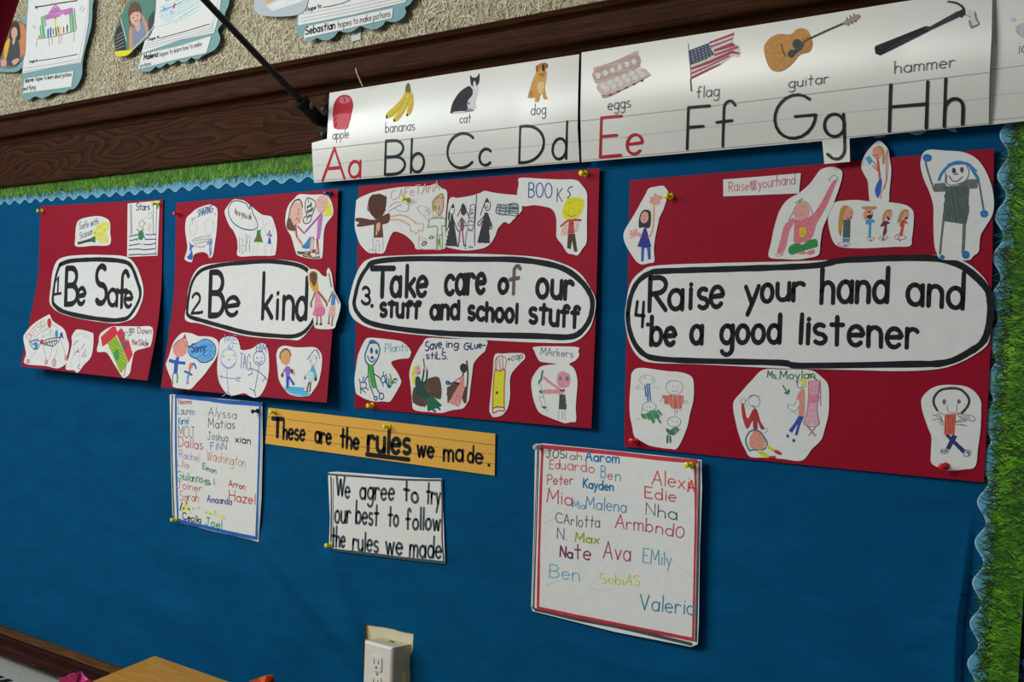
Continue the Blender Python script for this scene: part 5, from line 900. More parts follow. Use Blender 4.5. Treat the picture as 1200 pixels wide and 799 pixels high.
# E to H
sE = alph(WALL.xz(681, 130)[0], WALL.xz(1160, 80)[0], .004); sE.base = .0265
q = sE.xz(920, 165)
tE = thing('alphabet_card', 'alphabet card Ee to Hh with eggs, flag, guitar and hammer', 'alphabet card', (q[0], -.02, q[1]), 'alphabet cards above the board')
c = Cut(sE, tE, 'card', None, Crop(0, 0, 1), "681.5,61.5 800,43 940,21 1050,3 1163,-14 1162,40 1159.5,90 1158.5,146 1080,153 995.4,162 996,189.5 966,192 963.5,165 820,178 681.5,190 680,130", sharp=True, lift=0, mat=CARD)
c.part('ruled_lines').line(L1, .7, "681,142 820,126 1000,104 1158,85").line(L2, .7, "682,166 820,150.5 1000,131 1158,115").line(L3, .7, "682,188 820,176 960,163.5 1000,160 1158,144.5")
c.crop = Crop(680, 50, 9.99)
c.part('printed_eggs').fill('#c4aaa0', "155,310 180,285 400,215 640,105 680,108 705,290 690,320 400,420 180,480").fill('#b39a90', "175,320 640,140 690,280 420,390 185,440").fill('#cbb5ac', "190,500 400,420 700,310 760,310 810,360 800,395 560,510 350,600 300,640 250,610").fill('#a98c82', "250,610 350,600 560,510 805,385 800,400 560,530 300,650")
for i in range(6): c.fill('#dfdad6', [(190+84*i+dx, 385-33*i+dy) for dx, dy in ((-6, -20), (20, -32), (44, -18), (46, 18), (16, 38), (0, 24))])
for i in range(6): c.fill('#e0d6d2', [(240+84*i+dx, 505-36*i+dy) for dx, dy in ((-10, -10), (25, -38), (55, -20), (50, 22), (15, 35), (-5, 18))])
for i in range(6): c.fill('#e4dcd8', [(285+84*i+dx, 545-34*i+dy) for dx, dy in ((-10, -8), (22, -36), (52, -20), (50, 20), (15, 34), (-5, 18))])
for i in range(5): c.fill('#4a3a36', [(340+92*i+dx, 615-41*i+dy) for dx, dy in ((-8, 0), (15, -14), (34, -16), (20, 6))])
c.crop = Crop(795, 30, 8.882)
c.part('printed_flag').fill('#ddd0cc', "110,258 320,180 583,75 570,125 560,150 590,210 630,205 645,290 625,328 560,320 440,410 330,460 135,555", True)
for y0, pts in enumerate(["320,170 583,72 578,100 325,190", "325,215 570,125 565,145 330,238", "370,250 560,175 600,210 375,275", "378,295 620,205 630,235 375,320", "130,440 320,365 560,260 635,280 640,300 560,290 330,395 132,462", "132,488 320,410 520,310 545,320 430,375 330,425 134,510", "135,535 330,440 450,390 430,412 335,460 136,558"]): c.fill('#b05a64' if y0 % 2 else '#a84450', pts, True)
c.fill('#4a5468', "110,260 318,180 345,250 378,300 300,345 128,412", True)
for i in range(5):
    for j in range(6): c.ell('#b9bec6', 140+36*j+6*i, 268+27*i-13*j, 6, 6)
c.line('#6a5a5a', .6, "105,185 112,300 128,480 132,560").line('#3a3434', 1.3, "128,560 136,680", sharp=True)
c.crop = Crop(885, 5, 7.608)
c.part('printed_guitar').fill('#c08c4c', "80,400 100,340 150,290 220,265 320,268 370,225 430,215 470,240 490,280 510,340 500,400 470,430 400,450 340,520 270,580 200,602 140,580 100,500").fill('#b87c40', "420,290 490,300 505,360 480,420 400,440 430,360").ell('#3f4a4a', 378, 355, 42, 42).ell('#8a7a50', 378, 355, 46, 46, .7).fill('#3a4a4a', "290,440 320,405 350,405 440,350 420,400 370,440 340,475 310,475").line('#6a5040', 2.6, "420,345 500,298").line('#4a3830', 2.2, "500,300 640,235 790,170").line('#a08878', .5, "520,285 525,300|560,265 566,282|600,248 606,264|640,232 646,246|680,213 686,228|720,196 726,210|755,180 760,194")
c.fill('#a08c80', "785,160 860,115 920,88 935,120 870,160 800,185").line('#4a4240', .9, "815,120 822,140|845,100 855,120|878,85 885,108|830,190 838,178|865,175 868,160|900,160 895,145").line('#4a4a48', 1.2, "235,360 250,420 275,465").line('#8a8a80', .7, "250,380 265,440")
c.crop = HI
c.part('printed_hammer').fill('#33363a', "380,225 385,215 620,122 640,125 770,52 785,75 640,142 625,150 405,258 385,250", True).fill('#1d1f22', "380,225 620,122 630,148 405,260 385,252", True).line('#26292c', 2.2, "725,8 760,14 788,30 800,50").fill('#2a2d31', "770,55 800,40 805,65 785,85", True).fill('#c9c8c2', "805,42 845,50 860,90 868,112 830,128 822,75", True).line('#6a6c70', .9, "850,60 856,90 868,112 845,125 830,120").fill('#8f8b8a', "820,95 828,130 840,130 832,100").line('#26292c', .6, "805,70 830,80")
c.crop = EF
c.part('printed_words').text('eggs', 170, 516, 275, 501, 52, .8, ATH).text('flag', 586, 460, 690, 447, 54, .85, ATH)
c.crop = HI; c.text('guitar', -22, 412, 163, 388, 50, .9, ATH).text('hammer', 474, 345, 754, 314, 58, .95, ATH)
c.crop = EF
c.part('letter_pair', 'red capital E and small e'); letters(c, [('E', 134, 736, 230, 727, 184, ARED), ('e', 258, 724, 330, 718, 162, ARED)])
c.part('letter_pair', 'black capital F and small f'); letters(c, [('F', 541, 698, 640, 690, 194, ATH), ('f', 676, 688, 760, 680, 212, ATH)])
c.part('letter_pair', 'black capital G and small g'); c.text('G', 948, 656, 1140, 640, 204, 3.3, ATH)
c.crop = HI; c.line(ATH, 3.4, [(145+2+45+47*math.cos(math.radians(a)), 587+52*math.sin(math.radians(a))) for a in range(0, 361, 20)]).line(ATH, 3.4, "234,535 238,610 240,690 235,720 215,742 185,742 160,722")
c.part('letter_pair', 'black capital H and small h'); c.text('H', 449, 614, 622, 600, 216, 3.8, ATH).text('h', 706, 592, 792, 582, 222, 3.8, ATH); c.end()
# I and on, running out of the frame
sI = alph(WALL.xz(1160, 80)[0], WALL.xz(1400, 60)[0]); sI.base = .022
q = sI.xz(1200, 140)
tI = thing('alphabet_card', 'alphabet card starting with the letter i, cut off by the right edge', 'alphabet card', (q[0], -.02, q[1]), 'alphabet cards above the board')
c = Cut(sI, tI, 'card', None, Crop(0, 0, 1), "1161,-14 1320,-40 1330,128 1158,146.5", sharp=True, lift=0, mat=CARD)
c.part('ruled_lines').line(L1, .7, "1160,82 1325,60").line(L2, .7, "1160,112 1325,96").line(L3, .7, "1160,141 1325,126")
c.crop = HI
c.part('printed_words').text('ice', 1055, 250, 1130, 240, 60, .95, ATH)
for i in range(26): c.line('#6a6c6c', .5, [(946+random.uniform(-1.5, 1.5), 2+i*8), (946+random.uniform(-1.5, 1.5), 7+i*8)])
c.part('printed_ice').fill('#b9b8c0', "1040,130 1060,112 1110,108 1180,120 1185,180 1100,190 1050,160").fill('#c3c2c8', "1016,92 1028,82 1040,90 1034,102 1020,102"); c.end()

# hanging string
def tube(mb, pts, r, mat, n=8, closed_ends=True):
    vs = []; N = len(pts)
    for i, p in enumerate(pts):
        a = Vector(pts[max(0, i-1)]); b = Vector(pts[min(N-1, i+1)]); t = (b-a).normalized()
        u = t.cross(Vector((0.3, .2, 1))).normalized(); v = t.cross(u); rr = r[i] if isinstance(r, (list, tuple)) else r
        for k in range(n):
            an = 2*math.pi*k/n; vs.append(Vector(p)+u*rr*math.cos(an)+v*rr*math.sin(an))
    fs = [[i*n+k, i*n+(k+1) % n, (i+1)*n+(k+1) % n, (i+1)*n+k] for i in range(N-1) for k in range(n)]
    if closed_ends: fs += [list(range(n))[::-1], list(range((N-1)*n, N*n))]
    mb.add(vs, fs, mat)
mb = MB(); s_ = [(417, 80), (418.5, 86), (421, 92), (425, 101)]; ds = [.048, .052, .05, .046]
pts = catmull([(xat(x, y, d), -d, zat(x, y, d)) [:2] for (x, y), d in zip(s_, ds)])
pts3 = [(xat(x, y, d), -d, zat(x, y, d)) for (x, y), d in zip(s_, ds)]
tube(mb, pts3, .0014, flat('#c9b88c', rough=.8)); o = mb.build('hanging_string', None, loc=pts3[-1]); tag(o, 'short cream string tying the first alphabet card to the moulding', 'string')

# ================================================================ posters with hopes, above the moulding
TEAL = flat('#789da1', rough=.7, var=.03, scale=30, gain=1.2)
def hope(label, body, sheet_pts, strip_pts, crop, photo=None, base=.016, fn=None):
    s = Surf(base, fn); pp = P(body); q = s.xz(*crop((sum(p[0] for p in pp)/len(pp), max(p[1] for p in pp))))
    t = thing('hope_poster', label, 'poster', (q[0], -base, q[1]), 'cloud posters above the moulding')
    c = Cut(s, t, 'cloud_backing', None, crop, body, lift=0, mat=TEAL)
    w1 = Cut(s, t, 'worksheet', None, crop, sheet_pts, sharp=True, lift=.0012)
    w2 = Cut(s, t, 'name_strip', None, crop, strip_pts, sharp=True, lift=.0012)
    return s, t, w1, w2
H1, H2, H3 = Crop(0, 0, 6.15), Crop(120, 0, 7.5), Crop(290, 0, 5.714)
FACE, FACE2 = '#c9998a', '#b98a70'
# left one: purple and green drawing
s, t, w1, w2 = hope('cloud poster with a purple and green drawing, partly behind the red cloth', "210,-60 400,-60 650,-40 665,60 660,170 640,260 615,350 595,450 590,540 560,610 530,640 500,645 470,665 440,668 410,668 380,672 350,690 300,708 255,695 215,715 180,722 165,690 160,600 165,420 195,100",
    "212,-40 648,-40 640,160 610,330 585,452 400,485 165,530 190,250 205,60", "180,568 532,512 516,625 168,672", H1, fn=lambda X, Z: 0.0)
w1.part('printed_lines').line(BLACKM, 1.0, "260,52 350,38 440,22 560,5", cut=False).line(BLACKM, .7, "280,438 420,418 560,392").line(PEN, .5, "190,492 400,460 585,425|180,515 400,482 580,445|640,0 625,170 590,330 575,420").text('by', 258, 60, 275, 58, 20, .7, BLACKM).text('I hope to', 215, 455, 275, 443, 18, .7, BLACKM)
w1.part('drawn_stage').scrib('#3f9a58', 1.7, "285,275 300,130 330,110 330,265", 85).scrib('#3f9a58', 1.7, "505,100 545,60 552,220 508,225", 85).scrib('#b56ab0', 1.6, "330,115 405,50 440,75 525,60 520,90 440,110 335,145", 165).line('#b56ab0', 1.2, "360,90 400,40 430,60").line('#a08050', .8, "275,280 400,262 550,222").line(BL, 2.2, "350,215 350,262|368,205 368,258").line('#2a3a6a', 2.0, "488,185 488,225").line(RD, 1.8, "462,200 462,232").line('#8a5a30', 2.2, "405,205 410,250").line(YL, 2.2, "400,140 402,185|435,200 435,240").line(GN, 1.4, "385,210 388,245").line(BLACKM, 1.2, "405,130 406,134|420,195 428,240").line(PEN, .8, "355,275 358,330|378,275 380,320|430,250 428,320|448,245 445,310|540,225 535,300|270,285 265,335").line('#8ab89a', .6, "575,70 600,45|590,85 615,60|250,180 245,200 265,195").end()
w2.part('printed_words').text('Warren', 185, 598, 246, 585, 30, .8, BLACKM).text('hopes to learn about potions', 262, 583, 518, 548, 30, .7, '#3a3c3e').text('and flying', 168, 655, 258, 640, 30, .7, '#3a3c3e').end()
cb = Cut(Surf(.016), t, 'photo_backing', None, H1, "205,110 170,130 120,165 60,280 0,380 -60,470 -40,510 60,520 120,515 155,490 175,495 200,440", lift=-.0008, mat=TEAL)
ph = Cut(Surf(.016), t, 'child_photo', 'round photo of a child in a dark vest', H1, "190,200 185,390 150,440 110,480 40,490 -30,465 -60,380 0,250 80,160 130,150 170,170", lift=.0014, mat=flat('#7a6a5a', var=.2))
ph.part('photographed_person').fill('#c07a50', "130,165 170,170 190,210 185,390 150,410 145,300", True).fill('#3a3028', "85,180 110,155 140,170 150,230 145,290 95,290 70,270").fill(FACE, "88,215 110,195 128,220 125,260 105,285 88,265").fill('#3f4246', "60,310 100,280 140,310 145,430 120,470 50,470 40,400").fill('#d0a828', "35,330 65,280 75,300 50,420 35,430").fill(FACE, "10,440 45,425 50,470 20,480").fill(FACE, "90,440 130,420 140,440 105,470").fill(FACE, "95,285 115,280 105,320 95,320").end()
# middle one: blue scribble and a photo of a girl
s, t, w1, w2 = hope('cloud poster with a blue crayon drawing and a photo of a child at a desk', "560,-420 860,-480 1130,-420 1115,-100 1112,30 1080,110 1065,190 1015,260 1035,330 1020,390 980,440 920,470 880,490 840,520 800,515 780,505 740,540 700,548 665,530 620,560 590,570 570,555 520,590 490,598 470,585 420,625 370,630 340,625 305,640 330,560 350,480 400,330 450,150",
    "545,-360 1080,-400 1055,-50 1030,130 985,290 700,350 345,470 385,330 440,200 462,60", "352,478 660,410 960,318 918,465 620,530 318,612", H2)
w1.part('printed_lines').line(BLACKM, .8, "515,335 700,285 945,212").line(PEN, .5, "390,385 680,310 975,230|375,405 680,335 985,245|365,428 680,352 990,265|1045,0 1010,130 970,230|1030,-20 990,120 965,225").text('I hope to', 402, 362, 505, 335, 26, .8, BLACKM)
w1.part('drawn_scribble').scrib('#9ac4e0', .8, "500,60 640,0 860,-20 880,40 740,130 560,190 510,150", 150, 3).scrib('#a9cde4', .7, "580,190 850,60 870,90 620,220", 150, 3).line('#5a9ad0', 1.0, "560,5 620,-5 690,-10|520,100 700,20").line(RD, 2.4, "640,40 632,65").line('#5a5a9a', .8, "540,60 548,85 555,70|610,90 612,115").line('#a9cde4', .6, "480,240 600,200 700,160|520,160 640,110").end()
w2.part('printed_words').text('Malena', 368, 528, 490, 495, 46, 1.3, BLACKM).text('hopes to learn how to make', 506, 498, 876, 402, 42, .7, '#55585a').text('potions', 338, 595, 430, 572, 36, .7, '#55585a').end()
ph = Cut(Surf(.0175), t, 'child_photo', 'round photo of a smiling child in a blue vest', H2, "260,-20 330,-70 455,-60 468,40 455,170 430,290 380,350 300,420 230,485 160,495 125,480 108,400 105,320 130,230 180,110", lift=.0014, mat=flat('#4f7a6e', var=.1))
ph.part('photographed_person').fill('#2a2a2a', "165,215 205,340 215,440 120,450 108,340 130,250", True).fill('#3a3c3e', "410,160 460,90 455,190 425,285 400,300", True).line('#8f8f8c', .6, "120,350 190,310|118,380 195,340|120,410 200,370|120,435 205,400|130,320 180,285").fill('#6f6258', "235,260 260,200 300,260 280,440 240,440").fill('#5a4634', "230,130 240,60 280,15 330,35 350,100 340,160 300,100 260,150 245,180").fill('#5a4634', "240,150 260,170 250,230 235,190").fill('#cf9f90', "248,160 270,115 315,105 345,125 330,190 300,220 270,215").fill(FACE2, "350,130 375,160 410,250 405,320 385,320 370,240").fill(FACE2, "240,260 270,250 275,430 242,440").fill('#76839a', "275,240 350,180 375,230 385,320 300,400 275,420").fill(FACE, "290,215 330,195 335,260 310,280").line('#9a4a50', .8, "290,185 305,185 320,172").line('#3a2a24', .8, "270,160 280,156|310,142 320,138").line('#c8d0cc', .9, "165,160 190,260 215,360|275,430 385,320 460,230").fill(YL, "118,455 200,445 270,438 225,485 160,495 125,485").line('#b02a40', 2.2, "150,190 155,200").end()
# right one
s, t, w1, w2 = hope('cloud poster with a bold printed name strip, above the pole bracket', "330,120 370,20 450,-330 800,-420 1180,-420 1150,-100 1110,-10 1085,30 1055,50 1062,80 1045,115 1005,142 965,148 925,142 905,170 860,195 815,195 785,185 755,175 720,200 680,218 640,215 612,208 580,245 540,268 500,268 465,255 430,275 400,275 370,245 335,215",
    "440,-300 820,-370 1140,-400 1100,-60 1060,15 700,100 340,172 345,100 380,50", "390,180 680,118 978,55 970,122 680,190 380,258", H3)
w1.part('printed_lines').line(BLACKM, .9, "510,50 580,38 640,22 690,2").line(PEN, .6, "380,95 700,35 900,-10|360,125 700,58 1000,-8|360,145 720,75 1060,0|360,90 380,95").text('I hope to', 394, 80, 496, 52, 30, 1.0, BLACKM).end()
w2.part('printed_words').text('Sebastian', 390, 232, 588, 190, 50, 1.5, BLACKM, jit=.02).text('hopes to make potions', 610, 186, 958, 110, 44, .9, '#44484a', jit=.02).end()
ph = Cut(Surf(.0175), t, 'child_photo', 'round pale photo, only its lower rim in view', H3, "60,-80 130,-180 240,-215 360,-170 415,-60 405,20 385,70 340,100 230,112 130,108 70,90 48,40", lift=.0014, mat=flat('#a9b4b8', var=.05))
ph.part('photographed_person').fill('#d9d9d6', "130,40 200,5 300,-20 380,-30 370,10 170,75", True).fill('#c89a68', "120,-10 180,-10 160,15 130,22").end()
mb = MB(); sheet(mb, Surf(.004), dens([(412, 26), (422.5, 24), (422.5, 46), (412, 49)], 6), flat('#c4c4be', var=.02), 0, .02, thick=.002)
o = mb.build('masking_strip', None, loc=(xat(417, 47), -.004, zat(417, 47))); tag(o, 'short white strip behind the cloud poster, touching the moulding', 'tape')

# ================================================================ flag pole, bracket and flag
XP = xat(380, 143, .02)
def pxp(px, py): return on_plane(px, py, 0, XP)
IRON = flat('#1b1917', rough=.6, spec=.12, var=.2, scale=60, gain=1.0); POLE = flat('#1a1816', rough=.45, spec=.3, gain=1.0)
base = Vector((XP, -.018, zat(379, 143, .018)))
tp = thing('flag_pole', 'thin black pole rising from an iron bracket on the grained board', 'flag pole', base)
p1, p2, p3 = pxp(372, 139), pxp(352, 118), pxp(238, -2)
ax = (p3-p2).normalized(); pe = p2+ax*1.05
mb = MB()
def disc_plate(mb, c, r, d0, d1, mat, n=20, sz=1.0):
    vs = [(c[0]+r*math.cos(2*math.pi*k/n), -d0, c[2]+sz*r*math.sin(2*math.pi*k/n)) for k in range(n)]+[(c[0]+r*.86*math.cos(2*math.pi*k/n), -d1, c[2]+sz*r*.86*math.sin(2*math.pi*k/n)) for k in range(n)]
    mb.add(vs, [[k, (k+1) % n, n+(k+1) % n, n+k] for k in range(n)]+[list(range(n, 2*n))], mat)
disc_plate(mb, base, .020, .018, .024, IRON, sz=1.9); mb.build('wall_plate', tp)
for dz in (.026, -.026):
    mb = MB(); disc_plate(mb, base+Vector((0, 0, dz)), .0045, .0238, .0265, flat('#3a3630', rough=.5, gain=1.0), 12); mb.build('screw', tp)
mb = MB(); b0 = base+Vector((0, -.004, 0)); tube(mb, [b0, b0.lerp(p1, .5), p1, p1+ax*.004], [.012, .011, .013, .013], IRON, 16); mb.build('bracket_arm', tp)
mb = MB(); e = p2
tube(mb, [p1-ax*.012, p1, p1.lerp(e, .5), e-ax*.008, e-ax*.007, e, e+ax*.001, e-ax*.002], [.010, .0135, .0140, .0145, .0165, .0165, .0140, .0125], IRON, 20); mb.build('socket', tp)
mb = MB(); m_ = p1.lerp(e, .72); sd = Vector((1, 0, 0)); tube(mb, [m_+sd*.012, m_+sd*.020], .0035, flat('#5f5348', rough=.4, gain=1.0), 10); tube(mb, [m_+sd*.020+Vector((0, 0, -.009)), m_+sd*.021, m_+sd*.020+Vector((0, 0, .009))], [.002, .0045, .002], flat('#5f5348', rough=.4, gain=1.0), 8); mb.build('thumb_screw', tp)
mb = MB(); tube(mb, [p2-ax*.03, p2.lerp(pe, .3), p2.lerp(pe, .65), pe], .0068, POLE, 16); mb.build('pole', tp)
mb = MB(); tube(mb, [pe, pe+ax*.01, pe+ax*.03, pe+ax*.055, pe+ax*.08], [.008, .014, .016, .010, .001], flat('#b08a3a', rough=.3, gain=1.0), 16); mb.build('finial', tp)
# flag cloth hanging from the pole, only a corner of it in view
REDC = flat('#8a0f24', rough=.75, spec=.15, var=.08, scale=300, gain=1.15)
mb = MB(); NU, NV = 36, 26; vs = []
f0 = p2+ax*.62; f1 = p2+ax*.98
edge_lo = pxp(-30, 156); e0 = pxp(50, -84)
for j in range(NV+1):
    for i in range(NU+1):
        u, v = i/NU, j/NV
        top = e0.lerp(e0+ax*.34, u)
        if True: top = top + (0, 0, 0) if False else top
        bot = edge_lo+Vector((0, -.26*u, -.05*u))
        p = top.lerp(bot, v)
        fold = .016*v**.5*math.sin(7*u*math.pi+.6)*(.5+.5*u)
        vs.append((p.x+fold, p.y, p.z))
mb.add(vs, [[j*(NU+1)+i, j*(NU+1)+i+1, (j+1)*(NU+1)+i+1, (j+1)*(NU+1)+i] for j in range(NV) for i in range(NU)], REDC)
o = mb.build('hanging_flag', None, smooth=True, loc=edge_lo); so_ = o.modifiers.new('thickness', 'SOLIDIFY'); so_.thickness = .0012
tag(o, 'red flag cloth hanging from the pole, its corner at the upper left of the photo', 'flag')
print('FLAG', e0, p2+ax*(e0-p2).dot(ax), edge_lo)

# ================================================================ push pins
def lathe(prof, n=20):
    vs = [(r*math.cos(2*math.pi*k/n), -y, r*math.sin(2*math.pi*k/n)) for r, y in prof for k in range(n)]
    N = len(prof)
    return vs, [[i*n+k, i*n+(k+1) % n, (i+1)*n+(k+1) % n, (i+1)*n+k] for i in range(N-1) for k in range(n)]+[list(range((N-1)*n, N*n))]
PIN_PROF = [(.0002, .0), (.0052, .0), (.0056, .0012), (.0050, .0024), (.0031, .0034), (.0027, .0060), (.0028, .0095), (.0034, .0118), (.0047, .0130), (.0050, .0144), (.0046, .0156), (.0034, .0163)]
hv, hf = lathe(PIN_PROF); nv, nf = lathe([(.0006, .0001), (.0006, -.002), (.0004, -.0045)], 8)
PIN_COL = {'yellow': '#f0d81c', 'red': '#c81c24', 'blue': '#23408c', 'black': '#1c1c1e', 'clear': '#a9a8ac'}
NEEDLE = flat('#8a8a88', rough=.3, gain=1.0)
def pin(px, py, surf, lift, col, label, tilt=(0, 0)):
    x, z = surf.xz(px, py); d = surf.d(x, z)+lift
    t = thing('push_pin', label, 'push pin', (x, -d, z), 'push pins holding the papers')
    for nm, v, f, m in (('head', hv, hf, flat(PIN_COL[col], rough=.25, spec=.5, var=.02)), ('needle', nv, nf, NEEDLE)):
        me = bpy.data.meshes.new(nm); me.from_pydata(v, [], f); me.materials.append(m); me.polygons.foreach_set('use_smooth', [True]*len(me.polygons)); me.update()
        o = bpy.data.objects.new(nm, me); COL.objects.link(o); o.parent = t
    t.rotation_euler = (tilt[1], 0, tilt[0])
EFL = .0024
PINS = [(50, 247, s1, .0003, 'yellow', 'yellow push pin in the top left corner of the Be Safe poster'), (186, 239, s1, .0017, 'yellow', 'yellow push pin in the stairs drawing on the Be Safe poster'),
 (210, 251, s2, .0003, 'red', 'red push pin at the left edge of the Be kind poster'), (388, 227, s2, .0017, 'blue', 'blue push pin in the top right corner of the Be kind poster'),
 (479, 234, s3, .0017, 'yellow', 'yellow push pin through the cafeteria drawing'), (687, 203.5, s3, .0003, 'yellow', 'yellow push pin in the top right corner of the third poster'),
 (437, 474.5, s3, .0003, 'yellow', 'yellow push pin under the plants drawing of the third poster'), (787, 230, s4, .0003, 'yellow', 'yellow push pin beside the waving child of the fourth poster'),
 (746, 517, s4, .0003, 'red', 'red push pin in the bottom left corner of the fourth poster'), (1109, 546, s4, .0017, 'red', 'red push pin at the foot of the crossed legs drawing'),
 (208, 608, ss, .0018, 'yellow', 'yellow push pin in the lower left corner of the blue edged sheet'), (303, 481.5, ss, .0018, 'black', 'black push pin in the upper right corner of the blue edged sheet'),
 (323, 483, so, .001, 'yellow', 'yellow push pin at the left end of the orange strip'), (457, 500, so, .001, 'yellow', 'yellow push pin above the underlined word of the orange strip'),
 (389, 638, sa, .001, 'yellow', 'yellow push pin in the lower left corner of the agreement sheet'), (633, 523.5, sr, .0018, 'clear', 'clear push pin in the upper left corner of the red edged sheet'),
 (811, 545, sr, .0019, 'yellow', 'yellow push pin in the upper right corner of the red edged sheet')]
for p in PINS: pin(*p, tilt=(random.uniform(-.12, .12), random.uniform(-.1, .1)))

# ================================================================ surface mounted power outlet
IVORY = flat('#d3cba6', rough=.45, spec=.4, var=.03, scale=20, gain=1.1); PLATE = flat('#d4d5d0', rough=.4, spec=.45, var=.02, gain=1.2); DARK = flat('#23211d', rough=.6, gain=1.0)
def bevel_box(mb, x0, x1, d0, d1, z0, z1, b, mat, round_top=False):
    """box standing off the wall from d0 to d1 with its front edges chamfered by b"""
    rings = [(x0, x1, z0, z1, d0), (x0, x1, z0, z1, d1-b), (x0+b*.35, x1-b*.35, z0+b*.35, z1-b*.35, d1-b*.35), (x0+b, x1-b, z0+b, z1-b, d1)]
    vs = []
    for a, c_, e_, f_, d in rings: vs += [(a, -d, e_), (c_, -d, e_), (c_, -d, f_), (a, -d, f_)]
    fs = [[4*r+k, 4*r+(k+1) % 4, 4*r+4+(k+1) % 4, 4*r+4+k] for r in range(3) for k in range(4)]+[[12, 13, 14, 15], [3, 2, 1, 0]]
    mb.add(vs, fs, mat)
DB_ = .046
xb0, xb1 = xat(427, 760, DB_+.004), xat(460.5, 760, DB_+.004); zb_t = zat(444, 754, DB_+.004); zb_b = zb_t-.118
xc = (xb0+xb1)/2; ho = (xb1-xb0)/2
to_ = thing('power_outlet', 'ivory surface mounted power outlet box at the bottom of the blue board', 'power outlet', (xc, 0, zb_b))
mb = MB(); bevel_box(mb, xb0+.002, xb1-.002, .0005, DB_, zb_b+.002, zb_t-.002, .002, IVORY); mb.build('box', to_)
mb = MB(); bevel_box(mb, xb0, xb1, DB_, DB_+.006, zb_b, zb_t, .005, PLATE); pl = mb.build('cover_plate', to_)
def outlet_face(zc):
    mb = MB(); n = 28; w_, h_ = .0168, .0142; ring = []
    for k in range(n):
        a = 2*math.pi*k/n; x = max(-w_*.82, min(w_*.82, w_*math.cos(a)*1.1)); z = max(-h_, min(h_, h_*math.sin(a)*1.25)); ring.append((x, z))
    vs = [(xc+x*1.06, -(DB_+.0055), zc+z*1.06) for x, z in ring]+[(xc+x, -(DB_+.0085), zc+z) for x, z in ring]
    mb.add(vs, [[k, (k+1) % n, n+(k+1) % n, n+k] for k in range(n)]+[list(range(n, 2*n))], PLATE); r = mb.build('receptacle', to_)
    for sx, hh in ((-.0062, .0045), (.0062, .0036)):
        mb = MB(); bevel_box(mb, xc+sx-.001, xc+sx+.001, DB_+.0080, DB_+.0088, zc+.004-hh, zc+.004+hh, .0001, DARK); mb.build('slot', r)
    mb = MB(); disc_plate(mb, (xc, 0, zc-.0070), .0026, DB_+.0080, DB_+.0089, DARK, 14); mb.build('ground_hole', r)
zm = (zb_t+zb_b)/2
outlet_face(zm+.0195); outlet_face(zm-.0195)
mb = MB(); disc_plate(mb, (xc, 0, zm), .0032, DB_+.0055, DB_+.0078, flat('#a8a596', rough=.3, gain=1.0), 14); mb.build('screw', to_)
mb = MB(); bevel_box(mb, xc-.006, xc+.006, .012, .020, zb_t-.0021, zb_t-.0005, .0004, flat('#8f8a6c', gain=1.0)); mb.build('knockout', to_)
mb = MB(); xr = xb1-.002; zr = zb_b+.055; bevel_box(mb, xr-.001, xr+.0045, .0005, .020, zr-.010, zr+.010, .004, IVORY); mb.build('raceway', to_)
mb = MB(); bevel_box(mb, xr-.0005, xr+.003, .0005, .023, zr-.012, zr+.012, .002, IVORY); mb.build('raceway_collar', to_)

# ================================================================ table corner, papers on it, heater
ZT = .775
tw = on_plane(181, 768, 2, ZT); tl = on_plane(105, 799, 2, ZT); trt = on_plane(270, 799, 2, ZT)
d1 = (tl-tw).normalized(); d2 = (trt-tw).normalized()
A0 = tw; A1 = tw+d2*1.15; A3 = tw+d1*.55; A2 = A1+Vector((-d1.x, d1.y, 0)).normalized()*.55
ctr = (A0+A1+A2+A3)/4
tt = thing('classroom_table', 'light maple topped classroom table pushed up below the blue board', 'table', (ctr.x, ctr.y, 0))
def prism(mb, pts, z0, z1, mat, b=.003):
    n = len(pts); c_ = sum((Vector((p.x, p.y, 0)) for p in pts), Vector())/n
    def inset(k): return [Vector((p.x, p.y, 0))+(c_-Vector((p.x, p.y, 0))).normalized()*k for p in pts]
    vs = [(p.x, p.y, z0) for p in inset(0)]+[(p.x, p.y, z1-b) for p in inset(0)]+[(p.x, p.y, z1) for p in inset(b)]
    fs = [[r*n+k, r*n+(k+1) % n, r*n+n+(k+1) % n, r*n+n+k] for r in range(2) for k in range(n)]+[list(range(2*n, 3*n)), list(range(n))[::-1]]
    a = area2([(p.x, p.y) for p in pts])
    if a < 0: fs = [f[::-1] for f in fs]
    mb.add(vs, fs, mat)
mb = MB(); prism(mb, [A0, A1, A2, A3], ZT-.028, ZT, W_TABLE); mb.build('table_top', tt)
mb = MB(); ins = [p.lerp(ctr, .12) for p in (A0, A1, A2, A3)]; prism(mb, ins, ZT-.10, ZT-.0285, flat('#6a6660', gain=1.0)); mb.build('apron', tt)
STEEL = flat('#8f9092', rough=.35, spec=.5, gain=1.0)
for p in (A0, A1, A2, A3):
    q = p.lerp(ctr, .15); mb = MB(); tube(mb, [(q.x, q.y, .0), (q.x, q.y, .03), (q.x, q.y, ZT-.029)], [.016, .014, .014], STEEL, 14); mb.build('leg', tt)
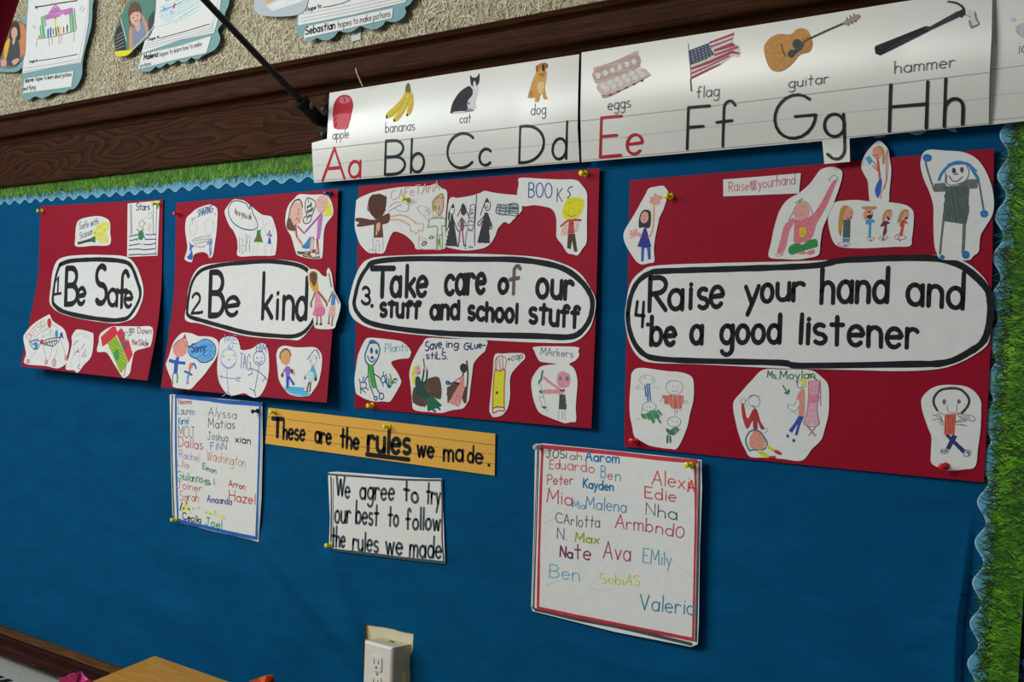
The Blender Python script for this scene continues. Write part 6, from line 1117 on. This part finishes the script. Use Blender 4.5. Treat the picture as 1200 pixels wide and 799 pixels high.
def crumple(name, label, cat, pts_px, depth_pt, colr):
    """a stiff scrap of coloured paper standing on the table, bent along its length"""
    dpt = (depth_pt-CAM).dot(fwd); mb = MB(); vs = []; n = len(pts_px)
    for i, (px, py) in enumerate(pts_px):
        r = ray(px, py); k = dpt/r.dot(fwd); vs.append(CAM+r*(k*(1+.012*math.sin(i*1.9))))
    c_ = sum(vs, Vector())/n; vs = [Vector((v.x, v.y, max(v.z, ZT+.0015))) for v in vs]; vs2 = vs+[c_-fwd*.004]
    mb.add(vs2, [[i, n, (i+1) % n] for i in range(n)], colr)
    o = mb.build(name, None, loc=(c_.x, c_.y, min(v.z for v in vs))); m = o.modifiers.new('thickness', 'SOLIDIFY'); m.thickness = .0012
    tag(o, label, cat)
bp_ = tl+d1*.06+d2*.03; bp_.z = ZT
crumple('paper_scrap', 'torn bright pink paper scrap at the left edge of the table', 'paper', [(69, 793), (74, 794), (80, 791), (88, 789), (95, 786), (98, 791), (103, 796), (112, 800), (113, 812), (104, 826), (84, 826), (70, 812)], bp_, flat('#cf4a9a', rough=.7, gain=1.25))
bp2 = trt+d2*.05+d1*.04; bp2.z = ZT
crumple('paper_scrap', 'pointed orange paper scrap at the right of the table top', 'paper', [(292, 798), (303, 794), (312, 791.5), (320, 791), (322, 796), (322, 803), (324, 822), (300, 824), (291, 812)], bp2, flat('#d9602a', rough=.7, gain=1.25))
# heater below the ledge
zh = Z_RAIL-.075
th = thing('wall_heater', 'white metal heater cover with dark slots under the chipped ledge, far left', 'heater', (-1.9, -.1, 0))
HW = flat('#b9b9ae', rough=.5, gain=1.15)
def block(mb, x0, x1, y0, y1, z0, z1, mat):
    vs = [(x, y, z) for z in (z0, z1) for x, y in ((x0, y0), (x1, y0), (x1, y1), (x0, y1))]
    mb.add(vs, [[0, 3, 2, 1], [4, 5, 6, 7], [0, 1, 5, 4], [1, 2, 6, 5], [2, 3, 7, 6], [3, 0, 4, 7]], mat)
hx1 = tw.x-.02
mb = MB(); block(mb, -3.2, hx1, -.24, -.001, .0, zh-.018, HW); mb.build('body', th)
mb = MB(); block(mb, -3.21, hx1+.005, -.25, -.001, zh-.0178, zh, HW); mb.build('top_cover', th)
for i in range(26):
    x = -2.6+i*.045
    if x > hx1-.05: break
    mb = MB(); block(mb, x, x+.026, -.17, -.125, zh+.0001, zh+.0012, DARK); mb.build('slot', th)
